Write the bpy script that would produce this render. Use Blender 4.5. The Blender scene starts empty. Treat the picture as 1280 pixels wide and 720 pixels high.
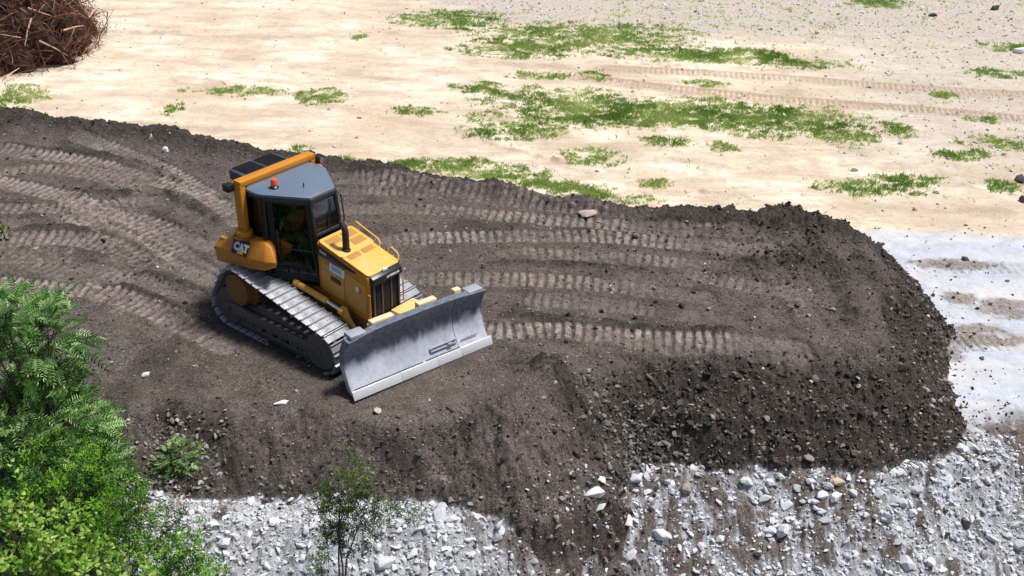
import bpy, bmesh, math, random
import numpy as np
from mathutils import Vector, Matrix
random.seed(7); RNG = np.random.default_rng(11)
C = bpy.context.scene.collection
SC = bpy.context.scene

# ------------------------------------------------------------------ camera, light, exposure
TH = math.radians(29.57); ROLL = math.radians(1.33); FPX = 1381.0
CAM = np.array([3.92, -19.153, 11.756])
cam_data = bpy.data.cameras.new('camera'); cam = bpy.data.objects.new('camera', cam_data); C.objects.link(cam)
cam_data.sensor_width = 36.0; cam_data.lens = FPX / 1280 * 36.0
cam_data.clip_start = 0.1; cam_data.clip_end = 3000
cam.matrix_world = Matrix.Translation(Vector(CAM)) @ Matrix.Rotation(math.pi/2 - TH, 4, 'X') @ Matrix.Rotation(ROLL, 4, 'Z')
SC.camera = cam
SUN_EL, SUN_AZ = math.radians(68), math.radians(84)     # azimuth measured from +Y towards +X
world = bpy.data.worlds.new('World'); SC.world = world; world.use_nodes = True
wn = world.node_tree; bg = wn.nodes['Background']
sky = wn.nodes.new('ShaderNodeTexSky'); sky.sky_type = 'NISHITA'; sky.sun_disc = False
sky.sun_elevation = SUN_EL; sky.sun_rotation = SUN_AZ; sky.dust_density = 4.0; sky.air_density = 1.0; sky.ozone_density = 1.0
wn.links.new(sky.outputs[0], bg.inputs[0]); bg.inputs[1].default_value = 0.055
sun_d = bpy.data.lights.new('sun', 'SUN'); sun = bpy.data.objects.new('sun', sun_d); C.objects.link(sun)
sun_d.energy = 3.2; sun_d.angle = math.radians(9); sun_d.color = (1.0, 0.96, 0.9)
sd = Vector((math.sin(SUN_AZ)*math.cos(SUN_EL), math.cos(SUN_AZ)*math.cos(SUN_EL), math.sin(SUN_EL)))
sun.rotation_euler = sd.to_track_quat('Z', 'Y').to_euler()
SC.view_settings.view_transform = 'Standard'; SC.view_settings.look = 'None'
SC.view_settings.exposure = 0.55; SC.view_settings.gamma = 1.0
SC.cycles.max_bounces = 6; SC.cycles.transparent_max_bounces = 12

# ------------------------------------------------------------------ measuring helper: point on the plane z seen at (px,py) of the photo
def at(px, py, z=0.0):
    x, y = px-640, py-360; cr, sr = math.cos(ROLL), math.sin(ROLL)
    x, y = cr*x+sr*y, -sr*x+cr*y
    u = np.array([0, math.sin(TH), math.cos(TH)]); w = np.array([0, math.cos(TH), -math.sin(TH)])
    v = np.array([x/FPX, 0, 0]) - y/FPX*u + w
    return CAM + (z-CAM[2])/v[2]*v

# ------------------------------------------------------------------ noise
def _grad(ix, iy, seed):
    h = (ix.astype(np.int64)*374761393 + iy.astype(np.int64)*668265263 + seed*1442695041) & 0x7fffffff
    h = ((h ^ (h >> 13))*1274126177) & 0x7fffffff
    return ((h ^ (h >> 16)) & 0xffff)/65536.0
def perlin(x, y, seed=0):
    x0 = np.floor(x); y0 = np.floor(y); fx = x-x0; fy = y-y0
    u = fx*fx*fx*(fx*(fx*6-15)+10); v = fy*fy*fy*(fy*(fy*6-15)+10)
    def g(i, j):
        a = _grad(x0+i, y0+j, seed)*2*np.pi
        return np.cos(a)*(fx-i)+np.sin(a)*(fy-j)
    a = g(0,0)*(1-u)+g(1,0)*u; b = g(0,1)*(1-u)+g(1,1)*u
    return (a*(1-v)+b*v)*1.5
def fbm(x, y, f, octv, seed=0, gain=0.5):
    r = 0; a = 1; s = 0
    for o in range(octv):
        r = r+a*perlin(x*f+o*17.3, y*f-o*9.1, seed+o*7); s += a; a *= gain; f *= 2.03
    return r/s
def lumps(x, y, size, seed, dens=0.6):
    """rounded clods: height 0..1 of hemispheres jittered on a grid"""
    X = x/size; Y = y/size; ix = np.floor(X); iy = np.floor(Y); best = np.zeros_like(X)
    for i in (-1, 0, 1):
        for j in (-1, 0, 1):
            cx, cy = ix+i, iy+j
            jx = _grad(cx, cy, seed); jy = _grad(cx, cy, seed+1); k = _grad(cx, cy, seed+2); r = 0.25+0.4*_grad(cx, cy, seed+3)
            d2 = ((X-cx-jx)**2+(Y-cy-jy)**2)/(r*r)
            best = np.maximum(best, np.where(k < dens, np.sqrt(np.clip(1-d2, 0, 1))*r, 0))
    return best/0.65
def sstep(a, b, x):
    t = np.clip((x-a)/(b-a), 0, 1); return t*t*(3-2*t)

# ------------------------------------------------------------------ layout lines (world metres)
ZL = -1.6
def P(px, py, z=0.0): return tuple(at(px, py, z)[:2])
FAR_EDGE = [(-60, 26), (-30, 17.5), P(0,138), P(200,163), P(400,200), P(520,216), P(700,249), P(850,266), P(960,270), P(1035,277), P(1080,295)]
CREST = FAR_EDGE + [P(1108,335), P(1098,385), P(1112,428), P(1068,440), P(930,438), P(800,434), P(745,455),
                    P(705,486), P(640,520), P(580,514), P(480,512), P(350,514), P(230,505), (-5.5,-2.6), (-10,-4.5), (-60,-6)]
LIP = [(-60,-7.0), (-6,-5.2), (-1.8,-4.95), (-.5,-4.72), (2.5,-4.75), (3.0,-4.85), (4.0,-4.4), (5.0,-3.55), (5.9,-2.95), (6.8,-2.65), (7.96,-2.55), (11.0,-2.45), (13,-1.95), (14.2,-1.6), (60,-1.0)]
def poly_dist(x, y, poly):
    """signed distance, positive outside"""
    d2 = np.full(x.shape, 1e9); ins = np.zeros(x.shape, bool); n = len(poly)
    for i in range(n):
        ax, ay = poly[i]; bx, by = poly[(i+1) % n]; ex, ey = bx-ax, by-ay
        t = np.clip(((x-ax)*ex+(y-ay)*ey)/(ex*ex+ey*ey), 0, 1)
        d2 = np.minimum(d2, (x-ax-t*ex)**2+(y-ay-t*ey)**2)
        if ay != by:
            c = ((ay > y) != (by > y)) & (x < (bx-ax)*(y-ay)/(by-ay)+ax); ins ^= c
    d = np.sqrt(d2); return np.where(ins, -d, d)
def smooth_line(pts, n=8):
    pts = [np.array(p, float) for p in pts]; q = [2*pts[0]-pts[1]]+pts+[2*pts[-1]-pts[-2]]; out = []
    for i in range(1, len(q)-2):
        for k in range(n):
            t = k/n
            out.append(0.5*((2*q[i])+(-q[i-1]+q[i+1])*t+(2*q[i-1]-5*q[i]+4*q[i+1]-q[i+2])*t*t+(-q[i-1]+3*q[i]-3*q[i+1]+q[i+2])*t**3))
    out.append(pts[-1]); return np.array(out)
def line_st(x, y, L, reach):
    """arc length s and signed offset t to a polyline, t=99 where farther than reach"""
    S = np.zeros(x.shape); T = np.full(x.shape, 99.0)
    m = (x > L[:,0].min()-reach) & (x < L[:,0].max()+reach) & (y > L[:,1].min()-reach) & (y < L[:,1].max()+reach)
    if not m.any(): return S, T
    xs, ys = x[m], y[m]; bt = np.full(xs.shape, 99.0); bs = np.zeros(xs.shape); acc = 0
    for a, b in zip(L[:-1], L[1:]):
        e = b-a; l = math.hypot(*e); e = e/l
        u = (xs-a[0])*e[0]+(ys-a[1])*e[1]; v = -(xs-a[0])*e[1]+(ys-a[1])*e[0]
        uc = np.clip(u, 0, l); d = np.hypot(u-uc, v); k = d < np.abs(bt)
        bt = np.where(k, d*np.sign(v+1e-12), bt); bs = np.where(k, acc+uc, bs); acc += l
    S[m] = bs; T[m] = bt; T[np.abs(T) > reach] = 99.0
    return S, T
def pxline(pts, z=0.0): return smooth_line([P(a, b, z) for a, b in pts])
# crawler prints in the fill: (line, half width, strength)
PRINTS = [
 (pxline([(-120,160),(0,188),(110,203),(200,228),(290,262)]), .30, .9),
 (pxline([(100,172),(190,205),(250,240),(330,300)]), .30, .8),
 (pxline([(-80,215),(40,236),(120,262),(190,298),(262,345)]), .32, .9),
 (pxline([(-60,262),(40,262),(110,262),(170,252),(225,252)]), .30, .7),
 (pxline([(-60,306),(30,300),(95,300),(150,312),(170,330),(140,352)]), .36, .75),
 (pxline([(60,262),(140,290),(200,322),(262,352)]), .28, .9),
 (pxline([(-60,345),(60,362),(130,368),(200,392),(282,432)]), .30, 1.0),
 (pxline([(-40,300),(60,335),(130,372),(205,415)]), .28, .5),
 (pxline([(418,262),(520,262),(640,272),(800,286),(930,296)]), .30, .7),
 (pxline([(470,300),(560,298),(680,296),(800,300),(960,318)]), .30, .9),
 (pxline([(500,348),(620,350),(740,356),(880,372)]), .30, .75),
 (pxline([(520,380),(600,412),(700,414),(820,424),(1000,438)]), .30, .95),
 (pxline([(430,238),(560,244),(700,262),(820,276)]), .26, .5),
 (pxline([(800,330),(900,350),(1010,372)]), .28, .4),
 (pxline([(420,225),(520,232),(640,250),(760,262)]), .28, .6), (pxline([(640,318),(760,322),(900,334)]), .28, .55), (pxline([(620,372),(740,380),(860,394)]), .26, .5),
 (pxline([(-60,225),(60,212),(160,232),(240,275)]), .28, .6), (pxline([(-60,285),(70,276),(160,272),(262,308)]), .28, .65), (pxline([(100,330),(170,352),(240,372)]), .28, .7),
 (pxline([(960,330),(1010,395),(1040,440)]), .26, .35), (pxline([(-40,330),(60,318),(140,332)]), .3, .6),
]
FIELD_PRINTS = [
 (pxline([(760,86),(880,92),(1010,100),(1150,112),(1400,124)], ZL), .30, .8),
 (pxline([(730,98),(880,116),(1010,128),(1150,138),(1400,160)], ZL), .30, .9),
]
ROAD_PRINTS = [
 (pxline([(1160,334),(1220,336),(1400,338)], ZL), .26, .8),
 (pxline([(1150,436),(1230,430),(1400,424)], ZL), .34, .9),
 (pxline([(1170,562),(1240,566),(1400,572)], ZL), .40, .7),
]
# dark push windrows left beside the passes
RIDGES = [(pxline([(960,272),(1010,296),(1042,345),(1062,385),(1070,420)]), .28, .16), (pxline([(860,300),(930,290),(1000,300)]), .22, .12), (pxline([(770,500),(880,512),(1000,508),(1080,500)], -.6), .16, .16), (pxline([(850,540),(960,548),(1090,536)], -1.0), .14, .12), (pxline([(1060,330),(1100,380),(1120,440)], -.4), .2, .14), (pxline([(470,560),(560,556),(640,540)], -.4), .2, .10), (pxline([(-60,178),(60,188),(160,200),(240,232)]), .14, .10), (pxline([(60,247),(150,242),(220,246),(280,285)]), .16, .12),
 (pxline([(20,286),(110,288),(160,300)]), .16, .10), (pxline([(170,338),(215,352),(262,378)]), .15, .10), (pxline([(140,352),(200,376),(270,415)]), .14, .10),
 (pxline([(610,392),(700,398),(800,408),(940,420)]), .12, .12), (pxline([(600,330),(700,332),(860,340)]), .12, .10), (pxline([(790,470),(860,478),(940,492),(1010,498)]), .22, .16),
 (pxline([(900,330),(960,332),(1010,326)]), .16, .14), (pxline([(620,448),(660,462),(700,478),(752,520)]), .30, .42), (pxline([(470,240),(600,236),(700,262),(860,280)]), .2, .1),
 (pxline([(190,500),(260,520),(330,560),(400,560)]), .2, .12)]
FIELD_SMEARS = [(pxline(p, ZL), w) for p, w in (([(-60,60),(150,42),(330,46),(520,40)],.5),([(300,70),(500,100),(700,120)],.35),([(400,130),(560,165),(740,215)],.3),([(560,130),(700,170),(900,210)],.25),([(980,100),(1040,170),(1180,215),(1400,240)],.8),([(880,250),(1040,262),(1400,262)],.4),([(230,95),(300,112),(420,118)],.3),([(600,80),(900,92),(1300,128)],.5),([(100,150),(300,165),(420,185)],.3),([(1060,150),(1200,170),(1400,190)],.6))]
FIELD_RIDGES = [pxline(p, ZL) for p in ([(600,178),(650,190),(730,208)],[(860,238),(920,244),(960,252)],[(640,68),(760,78),(900,84)],[(690,138),(720,143)],[(1190,228),(1240,240)],[(960,150),(1010,158)],[(1150,165),(1210,172)],[(30,32),(180,40),(420,36)],[(170,48),(330,52)],[(560,160),(640,176)],[(1100,208),(1200,214)],[(240,95),(290,106)])]
GRASS = [  # centre px, half size px of the grass patches on the field
 (735,45,120,14),(650,62,70,10),(860,68,90,8),(560,25,60,10),(700,128,90,16),(850,140,110,15),(980,152,95,17),(760,150,140,10),(1060,170,30,12),
 (740,196,34,10),(640,165,55,10),(590,212,70,9),(555,203,50,5),(690,232,40,6),(480,207,40,5),(640,222,50,6),(720,238,40,6),(790,250,30,5),(600,110,30,6),(520,140,30,5),(400,122,28,9),(410,116,16,6),(300,115,60,5),(20,122,36,13),(440,203,22,6),(375,188,14,6),
 (1090,235,60,9),(1130,226,45,6),(1200,195,34,6),(1245,92,30,5),(1250,180,40,8),(1100,5,35,5),(745,95,16,5),(880,105,26,4),(820,230,18,5),(905,185,16,6),(1120,162,18,9),(830,178,30,5),
 (1230,150,18,4),(1260,60,30,5),(1000,80,60,5),(450,46,10,4),(218,137,10,7),(740,245,26,5),(1180,120,16,3),(1255,235,20,8),(680,95,40,4),(920,70,60,8)]
GR = [(at(a,b,ZL), at(a+c,b,ZL)[0]-at(a,b,ZL)[0], abs(at(a,b-d,ZL)[1]-at(a,b+d,ZL)[1])/2) for a,b,c,d in GRASS]

def prints(x, y, items, warp=0.012):
    dz = np.zeros(x.shape); tone = np.zeros(x.shape); cut = np.zeros(x.shape)
    wx = perlin(x*1.7, y*1.7, 91)
    for i, (L, hw, st) in enumerate(items):
        S, T = line_st(x, y, L, hw+0.28)
        m = T < 90
        if not m.any(): continue
        s = S[m]; t = T[m]+warp*perlin(s*3, s*0+i, 5)*2; a = np.abs(t)
        inside = 1-sstep(hw-0.03, hw+0.03, a)
        fade = np.clip(0.80+1.1*perlin(s*0.45+i*3.1, s*0+i*1.7, 31)+0.9*fbm(x[m], y[m], 1.9, 3, 33, .7), 0, 1)*st
        tot = np.hypot(*np.diff(L, axis=0).T).sum(); fade = fade*sstep(-.2, 1.2, s+.6*wx[m])*(1-sstep(tot-1.6, tot, s+.6*wx[m]))*np.clip(1.08+1.2*fbm(x[m], y[m], .9, 3, 37), .25, 1)
        ph = (s/0.2+0.16*wx[m]+.06*perlin(x[m]*5, y[m]*5, 39)) % 1.0
        bar = sstep(0.0, 0.12, ph)*(1-sstep(0.62, 0.82, ph))       # raised pad between two grouser cuts
        dz[m] += inside*(-0.03*st+(bar*0.065-0.025)*fade)+st*0.035*np.exp(-((a-hw-0.08)/0.07)**2)
        chip = np.clip(.68+1.1*fbm(x[m], y[m], 6.5, 3, 35, .7)+.5*np.sign(T[m])*(a/hw)*(.5-_grad(np.floor(s/2.5), s*0+i, 3)), 0, 1.15)
        tone[m] = np.maximum(tone[m], inside*bar*fade*chip)
        cut[m] = np.maximum(cut[m], inside*(1-bar)*fade)
        tone[m] = np.maximum(tone[m], inside*0.30*st*chip)
    return dz, tone, cut

def surface(x, y):
    """height and material masks of the ground anywhere"""
    x = np.asarray(x, float); y = np.asarray(y, float); shape = x.shape; x = x.ravel(); y = y.ravel()
    lx = [p[0] for p in LIP]; ly = [p[1] for p in LIP]
    n1 = fbm(x, y, 0.8, 3, 3); n2 = fbm(x, y, 3.1, 3, 13)
    ylip = np.interp(x, lx, ly)+0.16*n1+0.07*n2
    d = y-ylip
    field = ZL+0.05*fbm(x, y, 0.25, 3, 21)+0.02*fbm(x, y, 2.5, 3, 22)
    field = field+sstep(40, 130, y)*6
    lipz = np.interp(x, [-60, 2.8, 6.8, 60], [-1.12, -1.12, ZL, ZL])
    field = field+(lipz-ZL)*(1-sstep(-1, 2, y))
    slope = np.maximum(lipz+0.72*d, -9.0)
    streak = fbm(x*2.3+0.9*n1+.25*y, y*0.55+.3*n1, 1.0, 5, 41, .66)+.35*fbm(x, y, 2.4, 3, 43)
    wall = sstep(-0.25, 0.05, d)
    z = field*wall+(slope+0.16*streak+0.10*n2+0.08*n1)*(1-wall)
    z = np.where(d > 0.05, field, z)
    # natural bank at the left, carrying the bushes
    bank = -0.55-0.12*(np.clip(-y-4, 0, 9))+0.15*n1
    bl = 1-sstep(-4.2, -1.9, x+0.35*n1-0.25*np.clip(-y-5, 0, 6))
    bl = bl*(1-sstep(-2.0, -0.5, y))*sstep(-20, -13, y)
    z = z*(1-bl)+np.maximum(z, bank)*bl
    # the fill of dark soil
    dd = poly_dist(x, y, CREST)
    dn = dd+0.34*fbm(x, y, 0.9, 4, 51, .6)*sstep(-2.5, 0.2, dd)+0.10*fbm(x, y, 3.3, 2, 52)
    farside = sstep(0, 0.8, y-np.interp(x, [-60,-11,1.3,8,10.6,60], [20,9.5,6.2,4.2,3.6,3.6]))
    kk = 0.86
    top = 0.05*fbm(x, y, 0.35, 3, 61)
    top = top+farside*0.30*np.exp(-((dn+0.45)/0.5)**2)*(0.8+0.9*n1)
    edge = np.where(dn > -0.25, kk*(np.sqrt((dn+0.25)**2+0.06)-0.245), 0)
    zf = top-edge
    heap = lambda px, py, r, h: h*np.exp(-(((x-P(px,py)[0])/r)**2+((y-P(px,py)[1])/r)**2))
    zf = zf+heap(985,300,1.3,.16)+heap(930,460,1.5,.12)+heap(690,470,0.8,.18)+heap(600,515,1.3,.14)+heap(660,545,1.0,.22)-heap(820,440,1.0,.10)-heap(1040,470,1.0,0.15)
    zf = zf-0.35*np.exp(-(((x-P(790,560,-1)[0])/0.9)**2+((y-P(790,560,-1)[1])/0.7)**2))
    zc = lipz+.10; zf = np.where(zf < zc, zc+(zf-zc)*2.5, zf)
    soilm = sstep(-0.05, 0.06, zf-z)
    # soil chute spilling over the lip between the two pale faces
    dc = np.abs(x-4.75+0.22*(y+4)-0.5*n1)
    chute = (1-sstep(0.35, 2.1, dc+1.0*n2+2.0*fbm(x*1.5+.3*y, y*.6, 1.3, 4, 47, .65)))*sstep(0.2, -0.8, y+2.6)
    z0 = z
    z = np.maximum(z, zf)
    z = z+chute*0.12
    soilm = np.maximum(soilm, chute)
    soilm = np.maximum(soilm, bl*0.95)
    onface = sstep(-0.1, 0.5, dn)*soilm
    # relief of the loose soil
    body_x = x*math.cos(math.radians(-37.5))+y*math.sin(math.radians(-37.5)); body_y = -x*math.sin(math.radians(-37.5))+y*math.cos(math.radians(-37.5))
    under = (1-sstep(1.7, 2.1, np.abs(body_x)))*(1-sstep(1.2, 1.5, np.abs(body_y)))
    bladz = (1-sstep(2.3, 3.7, np.abs(body_x-1.2)))*(1-sstep(1.5, 1.9, np.abs(body_y)))
    pz, tone, cut = prints(x, y, PRINTS)
    keep = (1-under)*(1-onface)*soilm
    loose = np.clip(soilm*(1-0.75*np.clip(tone*1.5, 0, 1)), 0, 1)
    l1 = lumps(x, y, 0.34, 71, .5); l2 = lumps(x, y, 0.15, 75, .6); l3 = lumps(x, y, 0.075, 79, .6)
    crown = 1.3*np.exp(-(((x-P(1000,320)[0])/1.5)**2+((y-P(1000,320)[1])/2.0)**2))
    rough = 0.35+0.9*crown+0.65*np.maximum(onface, sstep(-1.6, -0.2, dn)*farside)+0.5*np.clip(fbm(x, y, 0.5, 2, 83), 0, 1)
    z = z+loose*rough*(1-.35*sstep(5.5, 3.5, x)*sstep(-1.5,-2.5,y))*(0.035*l1+0.045*l2+0.035*l3+0.05*fbm(x, y, 2.2, 4, 85))*(1-0.8*under)
    # run-down furrows on the tipped faces
    z = z+onface*0.05*fbm(x*3.2, y*1.1, 1.0, 3, 87)
    z = z+pz*keep
    rm = np.zeros(x.shape)
    for i, (L, w, h) in enumerate(RIDGES):
        S, T = line_st(x, y, L, w*3)
        m = T < 90
        if m.any():
            endf = np.ones(m.sum()); tot = np.hypot(*np.diff(L, axis=0).T).sum(); endf = sstep(0, .5, S[m])*(1-sstep(tot-.5, tot, S[m]))
            z[m] += h*np.exp(-(T[m]/w)**2)*(0.7+0.8*n2[m])*endf*(1-bladz[m])
            rm[m] = np.maximum(rm[m], np.exp(-(T[m]/(w*1.1))**2)*endf*np.clip(.8+1.2*n2[m], 0, 1))
    z = z*(1-bladz*0.9)+np.clip(z, -0.05, 0.0)*bladz*0.9
    # field and road prints
    fz, ft, fcut = prints(x, y, FIELD_PRINTS); rz, rt, _rc = prints(x, y, ROAD_PRINTS, .03)
    z = z+(fz*1.6+rz*1.0)*(1-soilm)*sstep(-0.1, 0.3, d)
    for px in FIELD_RIDGES:
        S, T = line_st(x, y, px, .5); m = T < 90
        if m.any():
            tot = np.hypot(*np.diff(px, axis=0).T).sum(); z[m] += (1-soilm[m])*.10*np.exp(-(T[m]/.14)**2)*(.6+.9*n2[m])*sstep(0, .5, S[m])*(1-sstep(tot-.5, tot, S[m]))
    # masks
    road = sstep(10.5, 11.5, x)*(1-sstep(7.7, 8.25, y+0.5*fbm(x, y, 0.5, 2, 93)+0.2*n2))*(1-soilm)
    palec = np.clip((1-sstep(0.6, 1.7, d+.3*n1)), 0, 1); pale = palec*(1-soilm)*(1-bl)
    soilstreak = sstep(-0.12, 0.28, streak+0.35*np.interp(x, [-2, 3.0, 4.2, 5.5, 8.5, 9.6, 11.5, 13.5, 15], [-0.9, -0.7, .2, 0.62, 0.50, .15, -0.15, 0.0, 0.7])+0.02+0.25*n2)
    far_soil = sstep(13.2, 14.5, x+0.6*n1)*sstep(-1.5, -0.1, -d)*0.7
    stain = pale*np.clip(np.maximum(soilstreak, far_soil), 0, 1)
    soil_col = np.clip(np.maximum(soilm, stain), 0, 1)
    grey = sstep(25.5, 29, y+1.6*n1+0.10*x)*sstep(-3, 3, x+2*n1)
    grey = np.maximum(grey, sstep(13, 20, x+1.5*n1)*sstep(9, 15, y+n1)*0.75)
    mud = np.zeros(x.shape)
    for px, py, rx, ry in ((1255,385,45,14),(1200,372,26,9),(1230,412,36,8),(1190,330,60,7),(1240,425,90,9),(1240,566,70,16),(1175,440,30,14)):
        c0 = at(px, py, ZL); ax = abs(at(px+rx, py, ZL)[0]-c0[0]); ay = abs(at(px, py-ry, ZL)[1]-c0[1])
        q = ((x-c0[0])/ax)**2+((y-c0[1])/ay)**2
        mud = np.maximum(mud, 1-sstep(0.3, 1.3, q+0.9*n2+0.5*n1))
    mud = np.clip(mud*0.9, 0, 1)*road
    gr = np.zeros(x.shape); gn = fbm(x*.75+.2*y, y*1.5-.2*x, 1.9, 5, 101, .78)
    for c0, ax, ay in GR:
        q = ((x-c0[0])/ax)**2+((y-c0[1])/ay)**2
        m = q < 3.2
        gr[m] = np.maximum(gr[m], 1-sstep(0.0, 1.5, q[m]*.65+3.3*gn[m]+0.30))
    fl = fbm(x, y*1.8, 0.9, 4, 121, .7)
    gr = np.maximum(gr, sstep(-.08, .25, fl)*.95*np.maximum(grey*sstep(-.3, .1, fbm(x, y, .15, 2, 123))*(1-.5*sstep(14, 20, x)), .3*sstep(2, 9, x)))
    gr = gr*(1-soilm)*(1-road)*(1-pale)
    tone = tone*keep
    tone2 = np.maximum(tone, ft*(1-soilm)*0.9)
    moist_dark = np.clip(soilm*(0.25+0.9*farside*sstep(-1.5, -0.3, dn)+0.6*sstep(0.0, 0.5, fbm(x, y, 0.55, 3, 111))+0.75*onface*sstep(5, 6.5, x)), 0, 1)
    moist_dark = moist_dark*(1-.75*np.exp(-((x-2.6)/2.6)**2-((y+3.3)/1.6)**2))
    moist_dark = np.clip(moist_dark*(1-.6*tone)+.9*cut*keep+.75*rm*soilm, 0, 1)  # darker in the grouser cuts; windrows are freshly dug damp soil
    moist_dark = np.clip(moist_dark+0.8*soilm*np.exp(-(T_under(body_x, body_y))), 0, 1)  # soil colour darker beneath and close around the machine
    fb = np.zeros(x.shape)
    for L_, _w, _s in FIELD_PRINTS:
        S_, T_ = line_st(x, y, L_, .6); fb = np.maximum(fb, 1-sstep(.25, .55, np.abs(T_)))
    for L_, w_ in FIELD_SMEARS:
        S_, T_ = line_st(x, y, L_, w_*2.5); fb = np.maximum(fb, .8*np.exp(-(T_/w_)**2)*np.clip(.5+1.2*fbm(x, y, .8, 3, 131), 0, 1))
    mud = np.maximum(mud, fb*(1-soilm)*(1-road)*sstep(0, .5, d)*(.95-.85*np.clip(ft, 0, 1)))
    R = dict(z=z, soil=soil_col, fill=soilm, pale=pale, palec=palec, road=road, grey=grey, tread=tone2, roadtread=rt*road, grass=gr, mud=mud, moist_dark=moist_dark, stain=stain, dn=dn, lip=d, bank=bl, onface=onface)
    return {k: v.reshape(shape) for k, v in R.items()}
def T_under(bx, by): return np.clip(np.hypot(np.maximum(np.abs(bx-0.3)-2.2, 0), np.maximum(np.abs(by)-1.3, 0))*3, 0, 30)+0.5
def H(x, y): return surface(np.atleast_1d(x), np.atleast_1d(y))['z']

# ------------------------------------------------------------------ node helpers
def new_mat(name):
    m = bpy.data.materials.new(name); m.use_nodes = True; nt = m.node_tree; b = nt.nodes['Principled BSDF']; return m, nt, b
def N(nt, t, **k):
    n = nt.nodes.new(t)
    for a, v in k.items():
        if a == 'inp':
            for i, w in v.items(): n.inputs[i].default_value = w
        else: setattr(n, a, v)
    return n
def mix(nt, f, a, b, blend='MIX'):
    n = nt.nodes.new('ShaderNodeMix'); n.data_type = 'RGBA'; n.blend_type = blend
    for sock, v in ((n.inputs['Factor'], f), (n.inputs[6], a), (n.inputs[7], b)):
        if isinstance(v, (int, float)): sock.default_value = v
        elif isinstance(v, tuple): sock.default_value = (*v, 1)
        else: nt.links.new(v, sock)
    return n.outputs[2]
def mth(nt, op, a, b=0.0, clamp=False):
    n = nt.nodes.new('ShaderNodeMath'); n.operation = op; n.use_clamp = clamp
    for i, v in ((0, a), (1, b)):
        if isinstance(v, (int, float)): n.inputs[i].default_value = v
        else: nt.links.new(v, n.inputs[i])
    return n.outputs[0]
def noise(nt, vec, scale, detail=4, rough=0.6, lo=0.35, hi=0.65):
    n = N(nt, 'ShaderNodeTexNoise', inp={'Scale': scale, 'Detail': detail, 'Roughness': rough}); nt.links.new(vec, n.inputs['Vector'])
    r = N(nt, 'ShaderNodeMapRange', inp={1: lo, 2: hi, 3: 0.0, 4: 1.0}); nt.links.new(n.outputs[0], r.inputs[0]); return r.outputs[0]
def coords(nt, scale=None, kind='Object', rz=0.0):
    tc = nt.nodes.new('ShaderNodeTexCoord')
    if scale is None: return tc.outputs[kind]
    mp = N(nt, 'ShaderNodeMapping'); mp.inputs['Scale'].default_value = scale; mp.inputs['Rotation'].default_value = (0, 0, rz); nt.links.new(tc.outputs[kind], mp.inputs[0]); return mp.outputs[0]
def bump(nt, b, h, strength=0.4, dist=0.02):
    n = N(nt, 'ShaderNodeBump', inp={'Strength': strength, 'Distance': dist}); nt.links.new(h, n.inputs['Height']); nt.links.new(n.outputs[0], b.inputs['Normal'])

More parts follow.
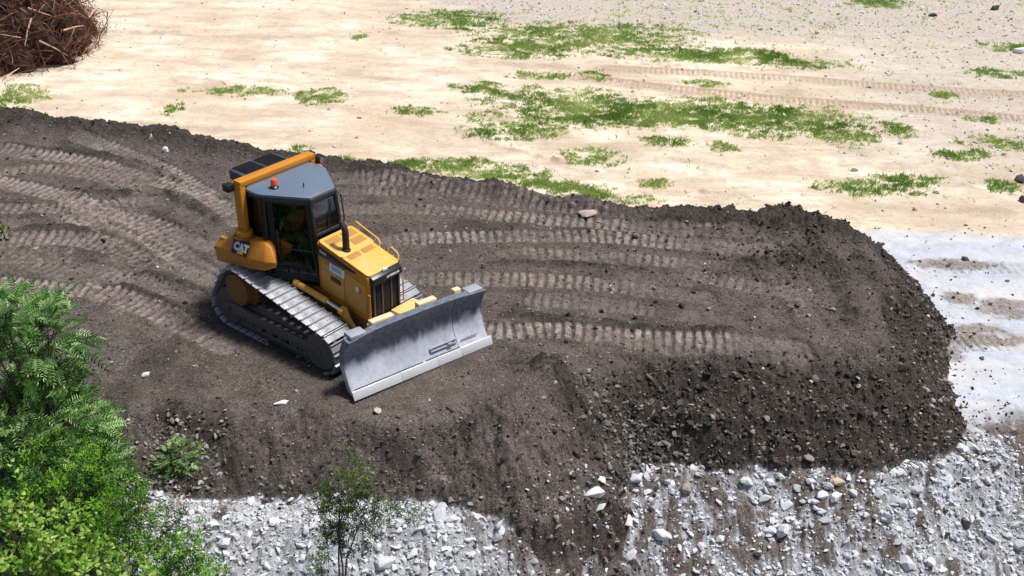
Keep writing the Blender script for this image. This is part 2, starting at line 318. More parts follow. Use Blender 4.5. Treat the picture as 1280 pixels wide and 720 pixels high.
# ------------------------------------------------------------------ ground material (one, driven by what lies where)
def ground_material():
    m, nt, b = new_mat('earth'); L = nt.links
    v = coords(nt)
    A = N(nt, 'ShaderNodeAttribute', attribute_name='mask_a'); B = N(nt, 'ShaderNodeAttribute', attribute_name='mask_b')
    sa = N(nt, 'ShaderNodeSeparateColor'); sb = N(nt, 'ShaderNodeSeparateColor'); L.new(A.outputs['Color'], sa.inputs[0]); L.new(B.outputs['Color'], sb.inputs[0])
    soil, road, pale, grey = sa.outputs[0], sa.outputs[1], sa.outputs[2], A.outputs['Alpha']
    tread, grass, mud, moist_dark = sb.outputs[0], sb.outputs[1], sb.outputs[2], B.outputs['Alpha']
    n_big = noise(nt, v, 0.35, 5, .6, .38, .62); n_mid = noise(nt, v, 2.2, 5, .65, .38, .62); n_fine = noise(nt, v, 14, 5, .7, .36, .64); n_grain = noise(nt, v, 55, 3, .7, .3, .7)
    vs = coords(nt, (0.35, 1.3, 1), rz=.22); n_str = noise(nt, vs, 1.1, 5, .62, .45, .68)
    tan = mix(nt, n_big, (.58, .47, .345), (.86, .785, .66)); tan = mix(nt, mth(nt, 'MULTIPLY', n_str, .85), tan, (.44, .305, .205)); n_s2 = noise(nt, coords(nt, (.5, 2.2, 1), rz=.2), 3.0, 5, .7, .5, .72); tan = mix(nt, mth(nt, 'MULTIPLY', n_s2, .55), tan, (.40, .30, .22))
    tan = mix(nt, mth(nt, 'MULTIPLY', n_fine, .35), tan, (.78, .68, .55)); tan = mix(nt, mth(nt, 'MULTIPLY', mth(nt, 'POWER', n_mid, 3), .5), tan, (.42, .33, .26))
    tan = mix(nt, mth(nt, 'MULTIPLY', tread, .55), tan, (.84, .66, .50))
    tan = mix(nt, mth(nt, 'MULTIPLY', noise(nt, coords(nt, (.6, 1.4, 1), rz=.2), .55, 9, .78, .47, .62), .55), tan, (.45, .345, .27)); tan = mix(nt, mth(nt, 'MULTIPLY', mth(nt, 'POWER', noise(nt, v, 7, 6, .75, .5, .72), 2), .6), tan, (.33, .255, .20)); tan = mix(nt, mth(nt, 'MULTIPLY', mth(nt, 'POWER', n_grain, 4), .5), tan, (.92, .88, .80))
    gy = mix(nt, n_fine, (.26, .235, .215), (.60, .59, .585)); gy = mix(nt, mth(nt, 'MULTIPLY', n_mid, .7), gy, (.50, .41, .33)); gy = mix(nt, mth(nt, 'MULTIPLY', mth(nt, 'POWER', noise(nt, v, 5, 7, .8, .48, .7), 2), .7), gy, (.24, .21, .18))
    col = mix(nt, mth(nt, 'MULTIPLY', grey, .9), tan, gy)
    gcol = mix(nt, n_fine, (.24, .36, .10), (.52, .50, .28))
    col = mix(nt, mth(nt, 'MULTIPLY', mud, .8), col, mix(nt, n_fine, (.27, .195, .14), (.48, .37, .28)))
    col = mix(nt, mth(nt, 'MULTIPLY', mth(nt, 'POWER', grass, 1.3), .5), col, gcol)
    rd = mix(nt, n_mid, (.56, .61, .71), (.44, .475, .55)); rd = mix(nt, mth(nt, 'MULTIPLY', n_fine, .35), rd, (.42, .40, .40)); rd = mix(nt, mth(nt, 'MULTIPLY', n_str, .45), rd, (.72, .68, .62))
    md = mix(nt, n_fine, (.12, .10, .09), (.34, .30, .27)); rd = mix(nt, mud, rd, md)
    col = mix(nt, road, col, rd)
    pl = mix(nt, n_fine, (.26, .27, .295), (.60, .635, .70)); pl = mix(nt, mth(nt, 'MULTIPLY', mth(nt, 'POWER', n_mid, 2), .6), pl, (.27, .25, .25))
    col = mix(nt, pale, col, pl)
    n_g2 = noise(nt, v, 28, 4, .75, .42, .62)
    so = mix(nt, n_fine, (.046, .038, .034), (.150, .122, .108)); so = mix(nt, mth(nt, 'MULTIPLY', noise(nt, v, .9, 6, .62, .42, .64), .75), so, (.155, .128, .114)); so = mix(nt, mth(nt, 'MULTIPLY', mth(nt, 'MULTIPLY', n_g2, n_mid), .7), so, (.26, .225, .215)); so = mix(nt, mth(nt, 'MULTIPLY', mth(nt, 'POWER', noise(nt, v, 1.4, 6, .7, .45, .68), 2), .55), so, (.030, .025, .023)); so = mix(nt, mth(nt, 'MULTIPLY', mth(nt, 'POWER', mth(nt, 'SUBTRACT', 1.0, n_g2), 2), .5), so, (.020, .017, .016))
    so = mix(nt, mth(nt, 'MULTIPLY', moist_dark, .85), so, mix(nt, n_fine, (.010, .009, .007), (.044, .038, .031)))
    so = mix(nt, mth(nt, 'MULTIPLY', mth(nt, 'MULTIPLY', tread, .95), mth(nt, 'ADD', .45, mth(nt, 'MULTIPLY', n_fine, .55))), so, (.41, .35, .33))
    so = mix(nt, mth(nt, 'MULTIPLY', mth(nt, 'POWER', n_grain, 5), .5), so, (.30, .27, .26))
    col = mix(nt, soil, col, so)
    L.new(col, b.inputs['Base Color']); b.inputs['Roughness'].default_value = .95; b.inputs['Specular IOR Level'].default_value = .12
    h = mth(nt, 'ADD', mth(nt, 'MULTIPLY', n_fine, .6), mth(nt, 'MULTIPLY', n_grain, .4)); bump(nt, b, h, .7, .02)
    return m
EARTH = ground_material()

# ------------------------------------------------------------------ ground mesh: rings round the camera's foot, one sheet out to the horizon
def build_ground():
    a_f = np.arange(-37, 37.01, 0.078)
    ang = np.radians(np.concatenate([np.arange(-180, -37, 4.0), a_f, np.arange(41, 180, 4.0)])); NA = len(ang)
    r = [0.6, 1.5, 3, 5, 7, 8.5]
    while r[-1] < 62: r.append(r[-1]+max(.030, .030*(r[-1]/24)**1.6))
    while r[-1] < 1500: r.append(r[-1]*1.12)
    r = np.array(r); NR = len(r)
    Rg, Ag = np.meshgrid(r, ang, indexing='ij')
    X = CAM[0]+Rg*np.sin(Ag); Y = CAM[1]+Rg*np.cos(Ag)
    S = surface(X, Y)
    near = sstep(11.5, 9.0, np.hypot(X-CAM[0], Y-CAM[1])+0*X)
    co = np.stack([X, Y, S['z']], -1).reshape(-1, 3)
    i = np.arange(NR-1)[:, None]; j = np.arange(NA)[None, :]; j2 = (j+1) % NA
    F = np.stack([(i*NA+j)+0*j2, i*NA+j2, (i+1)*NA+j2, (i+1)*NA+j+0*j2], -1).reshape(-1, 4)
    F = F[:, ::-1]
    fm = lambda k: S[k].reshape(-1)[F].mean(1)
    fill = fm('fill'); road = fm('road'); lip = fm('lip')
    zone = np.zeros(len(F), int)
    zone[road > .5] = 1; zone[lip < 0] = 2; zone[fill > .5] = 3
    ma = np.stack([S['soil'], S['road'], S['palec'], S['grey']], -1).reshape(-1, 4).astype(np.float32)
    mb = np.stack([np.maximum(S['tread'], S['roadtread']*0), S['grass'], np.maximum(S['mud'], S['roadtread']*.8), S['moist_dark']], -1).reshape(-1, 4).astype(np.float32)
    for zi, nm in enumerate(['ground', 'road', 'gravel_slope', 'earth_fill']):
        Fz = F[zone == zi]; used, inv = np.unique(Fz, return_inverse=True); Fz = inv.reshape(-1, 4)
        me = bpy.data.meshes.new(nm); me.vertices.add(len(used)); me.vertices.foreach_set('co', co[used].astype(np.float32).ravel())
        me.loops.add(Fz.size); me.loops.foreach_set('vertex_index', Fz.astype(np.int32).ravel())
        me.polygons.add(len(Fz)); me.polygons.foreach_set('loop_start', np.arange(0, Fz.size, 4, dtype=np.int32)); me.polygons.foreach_set('loop_total', np.full(len(Fz), 4, np.int32))
        me.update(calc_edges=True)
        me.polygons.foreach_set('use_smooth', np.ones(len(Fz), bool))
        for an, arr in (('mask_a', ma), ('mask_b', mb)):
            at_ = me.attributes.new(an, 'FLOAT_COLOR', 'POINT'); at_.data.foreach_set('color', arr[used].ravel())
        me.materials.append(EARTH); o = bpy.data.objects.new(nm, me); C.objects.link(o); o['kind'] = 'structure'
build_ground()

# ------------------------------------------------------------------ object helpers
def link(name, me, mat=None, parent=None):
    o = bpy.data.objects.new(name, me); C.objects.link(o)
    if mat is not None: me.materials.append(mat)
    if parent is not None: o.parent = parent
    return o
def tag(o, label, cat, group=None, kind=None):
    if label: o['label'] = label
    if cat: o['category'] = cat
    if group: o['group'] = group
    if kind: o['kind'] = kind
    return o
def empty(name, loc=(0,0,0), rz=0, label=None, cat=None, group=None):
    o = bpy.data.objects.new(name, None); C.objects.link(o); o.location = loc; o.rotation_euler = (0,0,rz); o.empty_display_size = .2
    return tag(o, label, cat, group)
def raw_mesh(name, V, F, smooth=False):
    V = np.asarray(V, np.float32); F = np.asarray(F, np.int32); k = F.shape[1]
    me = bpy.data.meshes.new(name); me.vertices.add(len(V)); me.vertices.foreach_set('co', V.ravel())
    me.loops.add(F.size); me.loops.foreach_set('vertex_index', F.ravel()); me.polygons.add(len(F))
    me.polygons.foreach_set('loop_start', np.arange(0, F.size, k, dtype=np.int32)); me.polygons.foreach_set('loop_total', np.full(len(F), k, np.int32))
    me.update(calc_edges=True); me.polygons.foreach_set('use_smooth', np.full(len(F), smooth, bool)); return me
def set_attr(me, name, arr):
    a = me.attributes.new(name, 'FLOAT', 'POINT'); a.data.foreach_set('value', np.asarray(arr, np.float32))
class MB:
    """collects shapes into one mesh"""
    def __init__(s): s.bm = bmesh.new()
    def _take(s, vs, M=None, bevel=0):
        if bevel > 0:
            es = list({e for v in vs for e in v.link_edges}); bmesh.ops.bevel(s.bm, geom=es, offset=bevel, segments=2, affect='EDGES', profile=.5)
        return s
    def box(s, a, b, bevel=.006, M=None):
        a = Vector(a); b = Vector(b); t = bmesh.new()
        bmesh.ops.create_cube(t, size=1); c = (a+b)/2; d = b-a
        bmesh.ops.transform(t, matrix=Matrix.Translation(c) @ Matrix.Diagonal((abs(d.x), abs(d.y), abs(d.z), 1)), verts=t.verts)
        return s._add(t, bevel, M)
    def _add(s, t, bevel=0, M=None):
        if bevel > 0: bmesh.ops.bevel(t, geom=list(t.edges), offset=bevel, segments=2, affect='EDGES', profile=.5, clamp_overlap=True)
        if M is not None: bmesh.ops.transform(t, matrix=M, verts=t.verts)
        me = bpy.data.meshes.new('t'); t.to_mesh(me); t.free(); s.bm.from_mesh(me); bpy.data.meshes.remove(me); return s
    def prism(s, pts, y0, y1, bevel=.006, axis='y', M=None):
        """polygon in (x,z) pushed along y (axis='y'), or (x,y) along z (axis='z'), or (y,z) along x"""
        t = bmesh.new()
        def mk(p, h): return {'y': (p[0], h, p[1]), 'z': (p[0], p[1], h), 'x': (h, p[0], p[1])}[axis]
        v0 = [t.verts.new(mk(p, y0)) for p in pts]; v1 = [t.verts.new(mk(p, y1)) for p in pts]; n = len(pts)
        t.faces.new(v0); t.faces.new(v1[::-1])
        for i in range(n): t.faces.new((v0[i], v1[i], v1[(i+1) % n], v0[(i+1) % n]))
        bmesh.ops.recalc_face_normals(t, faces=t.faces); return s._add(t, bevel, M)
    def loft(s, rings, cap=True, bevel=0):
        t = bmesh.new(); vs = [[t.verts.new(p) for p in r] for r in rings]; n = len(rings[0])
        for a, b in zip(vs[:-1], vs[1:]):
            for i in range(n): t.faces.new((a[i], b[i], b[(i+1) % n], a[(i+1) % n]))
        if cap: t.faces.new(vs[0][::-1]); t.faces.new(vs[-1])
        bmesh.ops.recalc_face_normals(t, faces=t.faces); return s._add(t, bevel)
    def tube(s, pts, r, n=10, cap=True):
        pts = [Vector(p) for p in pts]; rs = r if isinstance(r, (list, tuple)) else [r]*len(pts); rings = []; up = None
        for i, p in enumerate(pts):
            d = (pts[min(i+1, len(pts)-1)]-pts[max(i-1, 0)]).normalized()
            if up is None: up = d.orthogonal().normalized()
            up = (up-d*up.dot(d)).normalized(); w = d.cross(up)
            rings.append([p+(up*math.cos(2*math.pi*k/n)+w*math.sin(2*math.pi*k/n))*rs[i] for k in range(n)])
        return s.loft(rings, cap)
    def cyl(s, a, b, r, n=24, bevel=0): 
        a = Vector(a); b = Vector(b); t = bmesh.new()
        bmesh.ops.create_cone(t, cap_ends=True, segments=n, radius1=r, radius2=r, depth=(b-a).length)
        M = Matrix.Translation((a+b)/2) @ (b-a).to_track_quat('Z', 'Y').to_matrix().to_4x4(); bmesh.ops.transform(t, matrix=M, verts=t.verts)
        if bevel:
            es = [e for e in t.edges if any(len(f.verts) > 4 for f in e.link_faces)]; bmesh.ops.bevel(t, geom=es, offset=bevel, segments=2, affect='EDGES', profile=.5)
        return s._add(t)
    def lathe(s, prof, c, axis, n=28):
        """prof: list of (radius, height along axis)"""
        c = Vector(c); ax = Vector(axis).normalized(); u = ax.orthogonal().normalized(); w = ax.cross(u); t = bmesh.new(); rings = []
        for r, h in prof: rings.append([t.verts.new(c+ax*h+(u*math.cos(2*math.pi*k/n)+w*math.sin(2*math.pi*k/n))*max(r, .0005)) for k in range(n)])
        for a, b in zip(rings[:-1], rings[1:]):
            for i in range(n): t.faces.new((a[i], b[i], b[(i+1) % n], a[(i+1) % n]))
        t.faces.new(rings[0][::-1]); t.faces.new(rings[-1]); bmesh.ops.recalc_face_normals(t, faces=t.faces); return s._add(t)
    def quad(s, ps, th=.004):
        """a thin plate through 3+ coplanar corners"""
        ps = [Vector(p) for p in ps]; n = (ps[1]-ps[0]).cross(ps[2]-ps[0]).normalized()*th
        return s.loft([[p for p in ps], [p+n for p in ps]])
    def build(s, name, mat, parent=None, smooth=True):
        bmesh.ops.remove_doubles(s.bm, verts=s.bm.verts, dist=1e-5)
        me = bpy.data.meshes.new(name); s.bm.to_mesh(me); s.bm.free(); me.materials.append(mat)
        o = bpy.data.objects.new(name, me); C.objects.link(o)
        if parent is not None: o.parent = parent
        if smooth:
            me.polygons.foreach_set('use_smooth', [True]*len(me.polygons))
            if hasattr(me, 'set_sharp_from_angle'): me.set_sharp_from_angle(angle=math.radians(38))
        return o

# ------------------------------------------------------------------ machine materials
def solid(name, col, rough=.5, metal=0.0, dirt=.3, dirtcol=(.16,.125,.10), spec=.5, scale=6, bumpy=.15, coat=0.0):
    m, nt, b = new_mat(name); v = coords(nt)
    n1 = noise(nt, v, scale, 6, .65, .48, .75); n2 = noise(nt, v, scale*7, 4, .7, .45, .8)
    geo = N(nt, 'ShaderNodeNewGeometry'); sx = N(nt, 'ShaderNodeSeparateXYZ'); nt.links.new(geo.outputs['Normal'], sx.inputs[0])
    upf = mth(nt, 'ADD', .55, mth(nt, 'MULTIPLY', mth(nt, 'MAXIMUM', sx.outputs[2], 0.0), .45))     # dust settles on level surfaces
    d = mth(nt, 'MULTIPLY', mth(nt, 'MAXIMUM', n1, mth(nt, 'MULTIPLY', n2, .6)), mth(nt, 'MULTIPLY', upf, dirt), True)
    c = mix(nt, d, col, dirtcol); nt.links.new(c, b.inputs['Base Color'])
    r = mth(nt, 'ADD', rough, mth(nt, 'MULTIPLY', d, .45), True); nt.links.new(r, b.inputs['Roughness'])
    nt.links.new(mth(nt, 'MULTIPLY', metal, mth(nt, 'SUBTRACT', 1.0, d)), b.inputs['Metallic'])
    b.inputs['Specular IOR Level'].default_value = spec; b.inputs['Coat Weight'].default_value = coat
    if bumpy: bump(nt, b, n2, bumpy, .003)
    return m
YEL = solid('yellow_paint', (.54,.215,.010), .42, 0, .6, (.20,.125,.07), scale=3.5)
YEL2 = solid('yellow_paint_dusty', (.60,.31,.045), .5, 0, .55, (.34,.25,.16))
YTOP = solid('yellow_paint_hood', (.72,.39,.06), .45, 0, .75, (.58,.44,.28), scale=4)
BLK = solid('black_paint', (.012,.013,.016), .35, 0, .25, (.07,.06,.055))
CABBLK = solid('cab_black', (.010,.011,.013), .3, 0, .2, (.05,.045,.04))
ROOFM = solid('roof_grey', (.12,.165,.235), .32, 0, .3, (.16,.17,.18), coat=.3)
RUB = solid('rubber', (.02,.02,.02), .8, 0, .4)
STEEL = solid('worn_steel', (.40,.42,.47), .42, .55, .55, (.17,.155,.145), scale=9)
TRACKSTEEL = solid('track_steel', (.35,.37,.42), .48, .35, .85, (.15,.135,.125), scale=4, bumpy=.4)
TRACKDARK = solid('track_mud_steel', (.09,.09,.095), .7, .2, .8, (.10,.082,.07), scale=5, bumpy=.5)
FRAMEST = solid('roller_frame_paint', (.10,.10,.105), .6, .2, .8, (.13,.105,.085), scale=4)
HUB = solid('hub_paint', (.22,.105,.03), .7, 0, .8, (.13,.09,.06), scale=5)
def blade_mat():
    m, nt, b = new_mat('blade_steel'); v = coords(nt); sx = N(nt, 'ShaderNodeSeparateXYZ'); nt.links.new(v, sx.inputs[0])
    vs_ = coords(nt, (1,1,.45)); n1 = noise(nt, vs_, 3.5, 6, .65, .3, .7); n2 = noise(nt, v, 9, 5, .7, .45, .75); n3 = noise(nt, v, 2.0, 4, .6, .4, .65); n4 = noise(nt, coords(nt, (1,1,.08)), 26, 4, .7, .48, .66)
    hgt = mth(nt, 'ADD', sx.outputs[2], mth(nt, 'MULTIPLY', mth(nt, 'SUBTRACT', n1, .5), .30)); r = N(nt, 'ShaderNodeMapRange', inp={1: .55, 2: .70, 3: 0.0, 4: 1.0}); nt.links.new(hgt, r.inputs[0])      # soil stain above the polish line, plus shade of the hollow painted in
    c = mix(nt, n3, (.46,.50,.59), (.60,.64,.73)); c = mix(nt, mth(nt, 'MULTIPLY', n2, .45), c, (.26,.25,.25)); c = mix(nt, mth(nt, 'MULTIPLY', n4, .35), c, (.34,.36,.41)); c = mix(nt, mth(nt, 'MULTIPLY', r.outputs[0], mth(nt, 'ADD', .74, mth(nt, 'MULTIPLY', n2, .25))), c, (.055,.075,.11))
    nt.links.new(c, b.inputs['Base Color']); b.inputs['Metallic'].default_value = .25; b.inputs['Roughness'].default_value = .5; bump(nt, b, n2, .15, .004); return m
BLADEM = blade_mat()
EDGE = solid('cutting_edge_steel', (.68,.70,.76), .35, .35, .35, (.33,.32,.32), scale=5)
MESHY = solid('perforated_panel', (.46,.235,.05), .7, 0, .5, (.26,.17,.10), scale=20)
CHROME = solid('chrome', (.85,.86,.88), .15, 1, .1)
SEATM = solid('seat_cloth', (.03,.03,.035), .9, 0, .3)
def glass_mat():
    m, nt, b = new_mat('tinted_glass'); out = nt.nodes['Material Output']
    t = N(nt, 'ShaderNodeBsdfTransparent'); t.inputs[0].default_value = (.52,.54,.54,1)
    g = N(nt, 'ShaderNodeBsdfGlossy'); g.inputs['Roughness'].default_value = .03; g.inputs[0].default_value = (.9,.95,1,1)
    f = N(nt, 'ShaderNodeFresnel', inp={'IOR': 1.45}); s = N(nt, 'ShaderNodeMixShader')
    nt.links.new(f.outputs[0], s.inputs[0]); nt.links.new(t.outputs[0], s.inputs[1]); nt.links.new(g.outputs[0], s.inputs[2]); nt.links.new(s.outputs[0], out.inputs[0]); return m
GLASS = glass_mat()
def flat(name, col, rough=.6): return solid(name, col, rough, 0, .15, bumpy=0)
WHITE = flat('decal_white', (.78,.82,.90)); DBLUE = flat('decal_blue', (.16,.30,.60)); RED = flat('decal_red', (.65,.06,.06)); DYEL = flat('decal_yellow', (.85,.5,.03)); PLAQUE = flat('decal_black', (.02,.025,.05))
ORG = solid('beacon_orange', (.85,.10,.015), .2, 0, .05, bumpy=0, coat=.6)
HIVIS = solid('hivis_cloth', (.95,.13,.03), .8, 0, .2, (.5,.15,.05), bumpy=0); SKIN = solid('skin', (.50,.28,.19), .55, 0, .05, bumpy=0); HAIR = solid('hair', (.03,.02,.015), .8, 0, 0, bumpy=0); TROU = solid('work_trousers', (.03,.04,.07), .9, 0, .3, bumpy=0)

def text_mesh(name, s, size, mat, parent, M, extrude=.002, bold=.0, sx=1.0):
    cu = bpy.data.curves.new(name, 'FONT'); cu.body = s; cu.size = size; cu.extrude = extrude; cu.offset = bold; cu.align_x = 'CENTER'; cu.align_y = 'CENTER'
    t = bpy.data.objects.new(name, cu); C.objects.link(t); dg = bpy.context.evaluated_depsgraph_get(); me = bpy.data.meshes.new_from_object(t.evaluated_get(dg))
    bpy.data.objects.remove(t); me.name = name; me.materials.clear(); me.materials.append(mat)
    me.transform(M @ Matrix.Diagonal((sx, 1, 1, 1))); o = bpy.data.objects.new(name, me); C.objects.link(o); o.parent = parent; return o
def frame_M(o, ex, ey):
    """matrix whose local x runs along ex and y along ey, standing at o"""
    ex = Vector(ex).normalized(); ez = ex.cross(Vector(ey)).normalized(); ey = ez.cross(ex)
    M = Matrix((ex, ey, ez)).transposed().to_4x4(); M.translation = Vector(o); return M

# ------------------------------------------------------------------ the bulldozer (x forward, y left, z up, in metres)
DZ = empty('bulldozer', (0,0,0.0), math.radians(-37.5), 'yellow crawler bulldozer with black cab, orange beacon and grey angled blade', 'bulldozer')

def track_path():
    circ = [((-.98,.885), .455), ((-1.28,.425), .435), ((1.36,.42), .425)]
    pts = []
    for (cx, cz), r in circ:
        for k in range(120): pts.append((cx+r*math.cos(k*math.pi/60), cz+r*math.sin(k*math.pi/60)))
    pts = sorted(set(pts))
    def half(P_):
        h = []
        for p in P_:
            while len(h) > 1 and (h[-1][0]-h[-2][0])*(p[1]-h[-2][1])-(h[-1][1]-h[-2][1])*(p[0]-h[-2][0]) <= 0: h.pop()
            h.append(p)
        return h
    hull = half(pts)[:-1]+half(pts[::-1])[:-1]          # counter-clockwise
    hull.append(hull[0]); return hull
TP = track_path()
def path_at(n_or_pitch):
    seg = [math.dist(a, b) for a, b in zip(TP[:-1], TP[1:])]; tot = sum(seg); n = n_or_pitch; out = []
    for k in range(n):
        s = (k+.35)*tot/n; acc = 0
        for i, l in enumerate(seg):
            if acc+l >= s:
                f = (s-acc)/l; a, b = TP[i], TP[i+1]; out.append(((a[0]+(b[0]-a[0])*f, a[1]+(b[1]-a[1])*f), math.atan2(b[1]-a[1], b[0]-a[0]))); break
            acc += l
    return out, tot
NSH = 42
def offset_path(off, n=160):
    pts, _ = path_at(n); return [(p[0]-math.sin(a)*-off*1, p[1]+math.cos(a)*-off*1) for p, a in pts]     # off>0 = outward (right of travel on ccw path)
shoe_mesh = None
def make_track(side):
    global shoe_mesh
    yo, yi = side*1.25, side*.65; yc = (yo+yi)/2
    # chain belt under the shoes
    m = MB(); 
    for yy in (-.13, .13):
        A = offset_path(0.0, 84); Bq = offset_path(-.10, 84); rings = []
        t = bmesh.new(); va = []
        for (ax, az), (bx, bz) in zip(A, Bq):
            va.append([t.verts.new((ax, yc+yy-.035, az)), t.verts.new((ax, yc+yy+.035, az)), t.verts.new((bx, yc+yy+.035, bz)), t.verts.new((bx, yc+yy-.035, bz))])
        for i in range(len(va)):
            a, b = va[i], va[(i+1) % len(va)]
            for k in range(4): t.faces.new((a[k], b[k], b[(k+1) % 4], a[(k+1) % 4]))
        bmesh.ops.recalc_face_normals(t, faces=t.faces); m._add(t)
    tr = m.build('crawler_track', TRACKDARK, DZ)
    pts, tot = path_at(NSH); pitch = tot/NSH
    if shoe_mesh is None:
        s = MB(); s.prism([(-pitch/2+.018, 0), (pitch/2-.016, 0), (pitch/2-.016, -.022), (.085, -.022), (.080, -.062), (.062, -.062), (.055, -.022), (-pitch/2+.018, -.018)], -.30, .30, .003)
        for yy in (-.16, -.10, .10, .16): s.cyl((-.03, yy, -.018), (-.03, yy, -.032), .013, 6)
        o = s.build('track_shoe', TRACKSTEEL, tr); shoe_mesh = o.data; bpy.data.objects.remove(o)
    for (p, a) in pts:
        o = bpy.data.objects.new('track_shoe', shoe_mesh); C.objects.link(o); o.parent = tr; o.location = (p[0], yc, p[1]); o.rotation_euler = (0, -a, 0)
    # wheels inside the loop
    s = MB(); s.lathe([(.10,-.30),(.36,-.29),(.385,-.22),(.34,-.20),(.34,.20),(.385,.22),(.36,.26),(.25,.24),(.10,.27)], (1.36, yc, .42), (0, side, 0)); s.build('idler_wheel', FRAMEST, tr)
    s = MB(); s.lathe([(.10,-.30),(.36,-.26),(.39,-.20),(.35,-.18),(.35,.18),(.39,.20),(.36,.23),(.25,.21),(.10,.23)], (-1.28, yc, .425), (0, side, 0)); s.build('idler_wheel', FRAMEST, tr)
    s = MB(); s.lathe([(.20,-.34),(.36,-.20),(.36,-.06),(.42,-.05),(.42,.05),(.36,.06),(.33,.14),(.325,.225),(.27,.265),(.10,.285),(.09,.30)], (-.98, yc, .885), (0, side, 0)); 
    for k in range(22):
        a = k*math.tau/22; s.box((-.022,-.045,.40), (.022,.045,.455), .004, Matrix.Translation((-.98, yc, .885)) @ Matrix.Rotation(a, 4, 'Y'))
    for k in range(12):
        a = k*math.tau/12; q = Vector((-.98+.235*math.cos(a), yc+side*.262, .885+.235*math.sin(a))); s.cyl(q, q+Vector((0, side*.022, 0)), .016, 6)
    s.build('drive_sprocket', HUB, tr)
    for k in range(6):
        x = -.78+k*.34; s = MB(); s.lathe([(.05,-.24),(.12,-.22),(.135,-.17),(.10,-.15),(.10,.15),(.135,.17),(.12,.22),(.06,.235)], (x, yc, .235), (0, side, 0), 20); s.build('track_roller', FRAMEST, tr)
    s = MB(); 
    s.prism([(-1.45,.30),(-1.40,.52),(-1.02,.56),(-.60,.50),(1.05,.52),(1.62,.50),(1.66,.36),(1.40,.30),(.95,.34),(.95,.30),(-.95,.30),(-1.02,.24),(-1.36,.24)], yc+side*.165, yc+side*.262, .012)
    s.box((-.95, yc-.12, .33), (1.0, yc+.12, .56), .02)
    s.prism([(-.62,.52),(-.52,.66),(.10,.68),(.22,.60),(.95,.56),(1.10,.52)], yc-.11, yc+.14, .015)
    s.prism([(-.95,.145),(.95,.145),(.95,.22),(-.95,.22)], yc+side*.225, yc+side*.245, .006)          # rock guard
    for k in range(7):
        x = -.85+k*.28; s.box((x-.035, yc+side*.245, .25), (x+.035, yc+side*.275, .40), .008)
    s.cyl((-1.28, yc+side*.23, .425), (-1.28, yc+side*.29, .425), .085, 20, .01); s.cyl((1.36, yc+side*.26, .42), (1.36, yc+side*.295, .42), .075, 20, .01)
    fr = s.build('roller_frame', FRAMEST, tr)
    return tr
make_track(-1); make_track(1)

# main frame, belly and engine-side panels
s = MB()
s.prism([(-1.45,.55),(-1.5,1.25),(-.3,1.25),(.6,1.15),(1.95,.93),(1.95,.62),(1.5,.45),(-1.2,.45)], -.40, .40, .02)
s.box((-.35,-.66,.62), (-.10,.66,.78), .02); s.box((.75,-.62,.50), (1.0,.62,.64), .02)
s.cyl((-.98,-.75,.885), (-.98,.75,.885), .20, 24)
s.build('chassis', solid('chassis_paint', (.20,.10,.02), .6, 0, .7, (.09,.065,.05)), DZ)

HT = lambda x: 2.205-(x-.66)*.245         # top line of the hood
hood = MB()
hood.loft([[(.62,-.425,1.12),(.62,-.425,HT(.62)-.05),(.62,-.375,HT(.62)),(.62,.375,HT(.62)),(.62,.425,HT(.62)-.05),(.62,.425,1.12)],
           [(1.93,-.425,.93),(1.93,-.425,HT(1.93)-.05),(1.93,-.375,HT(1.93)),(1.93,.375,HT(1.93)),(1.93,.425,HT(1.93)-.05),(1.93,.425,.93)]], bevel=.012)
hood = hood.build('hood', YEL, DZ)
s = MB()
for sy in (-1, 1):
    for x0, x1, z0, z1 in ((.70,1.30,1.20,1.86),(1.34,1.88,1.12,1.80)):
        s.prism([(x0,z0),(x1,z0-(x1-x0)*.08),(x1,z1-(x1-x0)*.22),(x0,z1)], sy*.4255, sy*.434, .006)
s.build('engine_side_panel', YEL2, DZ)
# bright dusty top skin, raised rear deck with round corners, slightly wider than the hood
def topskin(x0, x1, hw, lift, rc):
    pts = []
    for (cx, cy, a0) in ((x1-rc, hw-rc, 0), (x0+rc, hw-rc, 90), (x0+rc, -hw+rc, 180), (x1-rc, -hw+rc, 270)):
        for k in range(5):
            a = math.radians(a0+k*22.5); pts.append((cx+rc*math.cos(a), cy+rc*math.sin(a)))
    return pts
sl = -.245
def lay(s, pts, lift, th, bevel=.01):
    M = Matrix(((1,0,0,0),(0,1,0,0),(sl,0,1,2.205+.66*-sl),(0,0,0,1)))     # shear onto the hood slope
    s.prism(pts, lift, lift+th, bevel, 'z', M); return s
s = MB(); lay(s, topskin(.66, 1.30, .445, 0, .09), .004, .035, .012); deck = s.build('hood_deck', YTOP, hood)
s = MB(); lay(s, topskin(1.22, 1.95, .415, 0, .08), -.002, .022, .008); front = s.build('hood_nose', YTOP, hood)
for (x0, x1, y0, y1) in ((.74,.93,-.36,-.02),(.74,.93,.03,.36),(.98,1.16,.05,.36),(1.30,1.42,-.33,-.03),(1.30,1.42,.03,.33)):
    s = MB(); lay(s, [(x0,y0),(x1,y0),(x1,y1),(x0,y1)], .040 if x1 < 1.2 else .021, .006, .002)
    for i in range(int((x1-x0)/.024)):
        xx = x0+.012+i*.024; lay(s, [(xx,y0+.01),(xx+.008,y0+.01),(xx+.008,y1-.01),(xx,y1-.01)], .046 if x1 < 1.2 else .027, .004, 0)
    s.build('hood_vent', MESHY, hood)
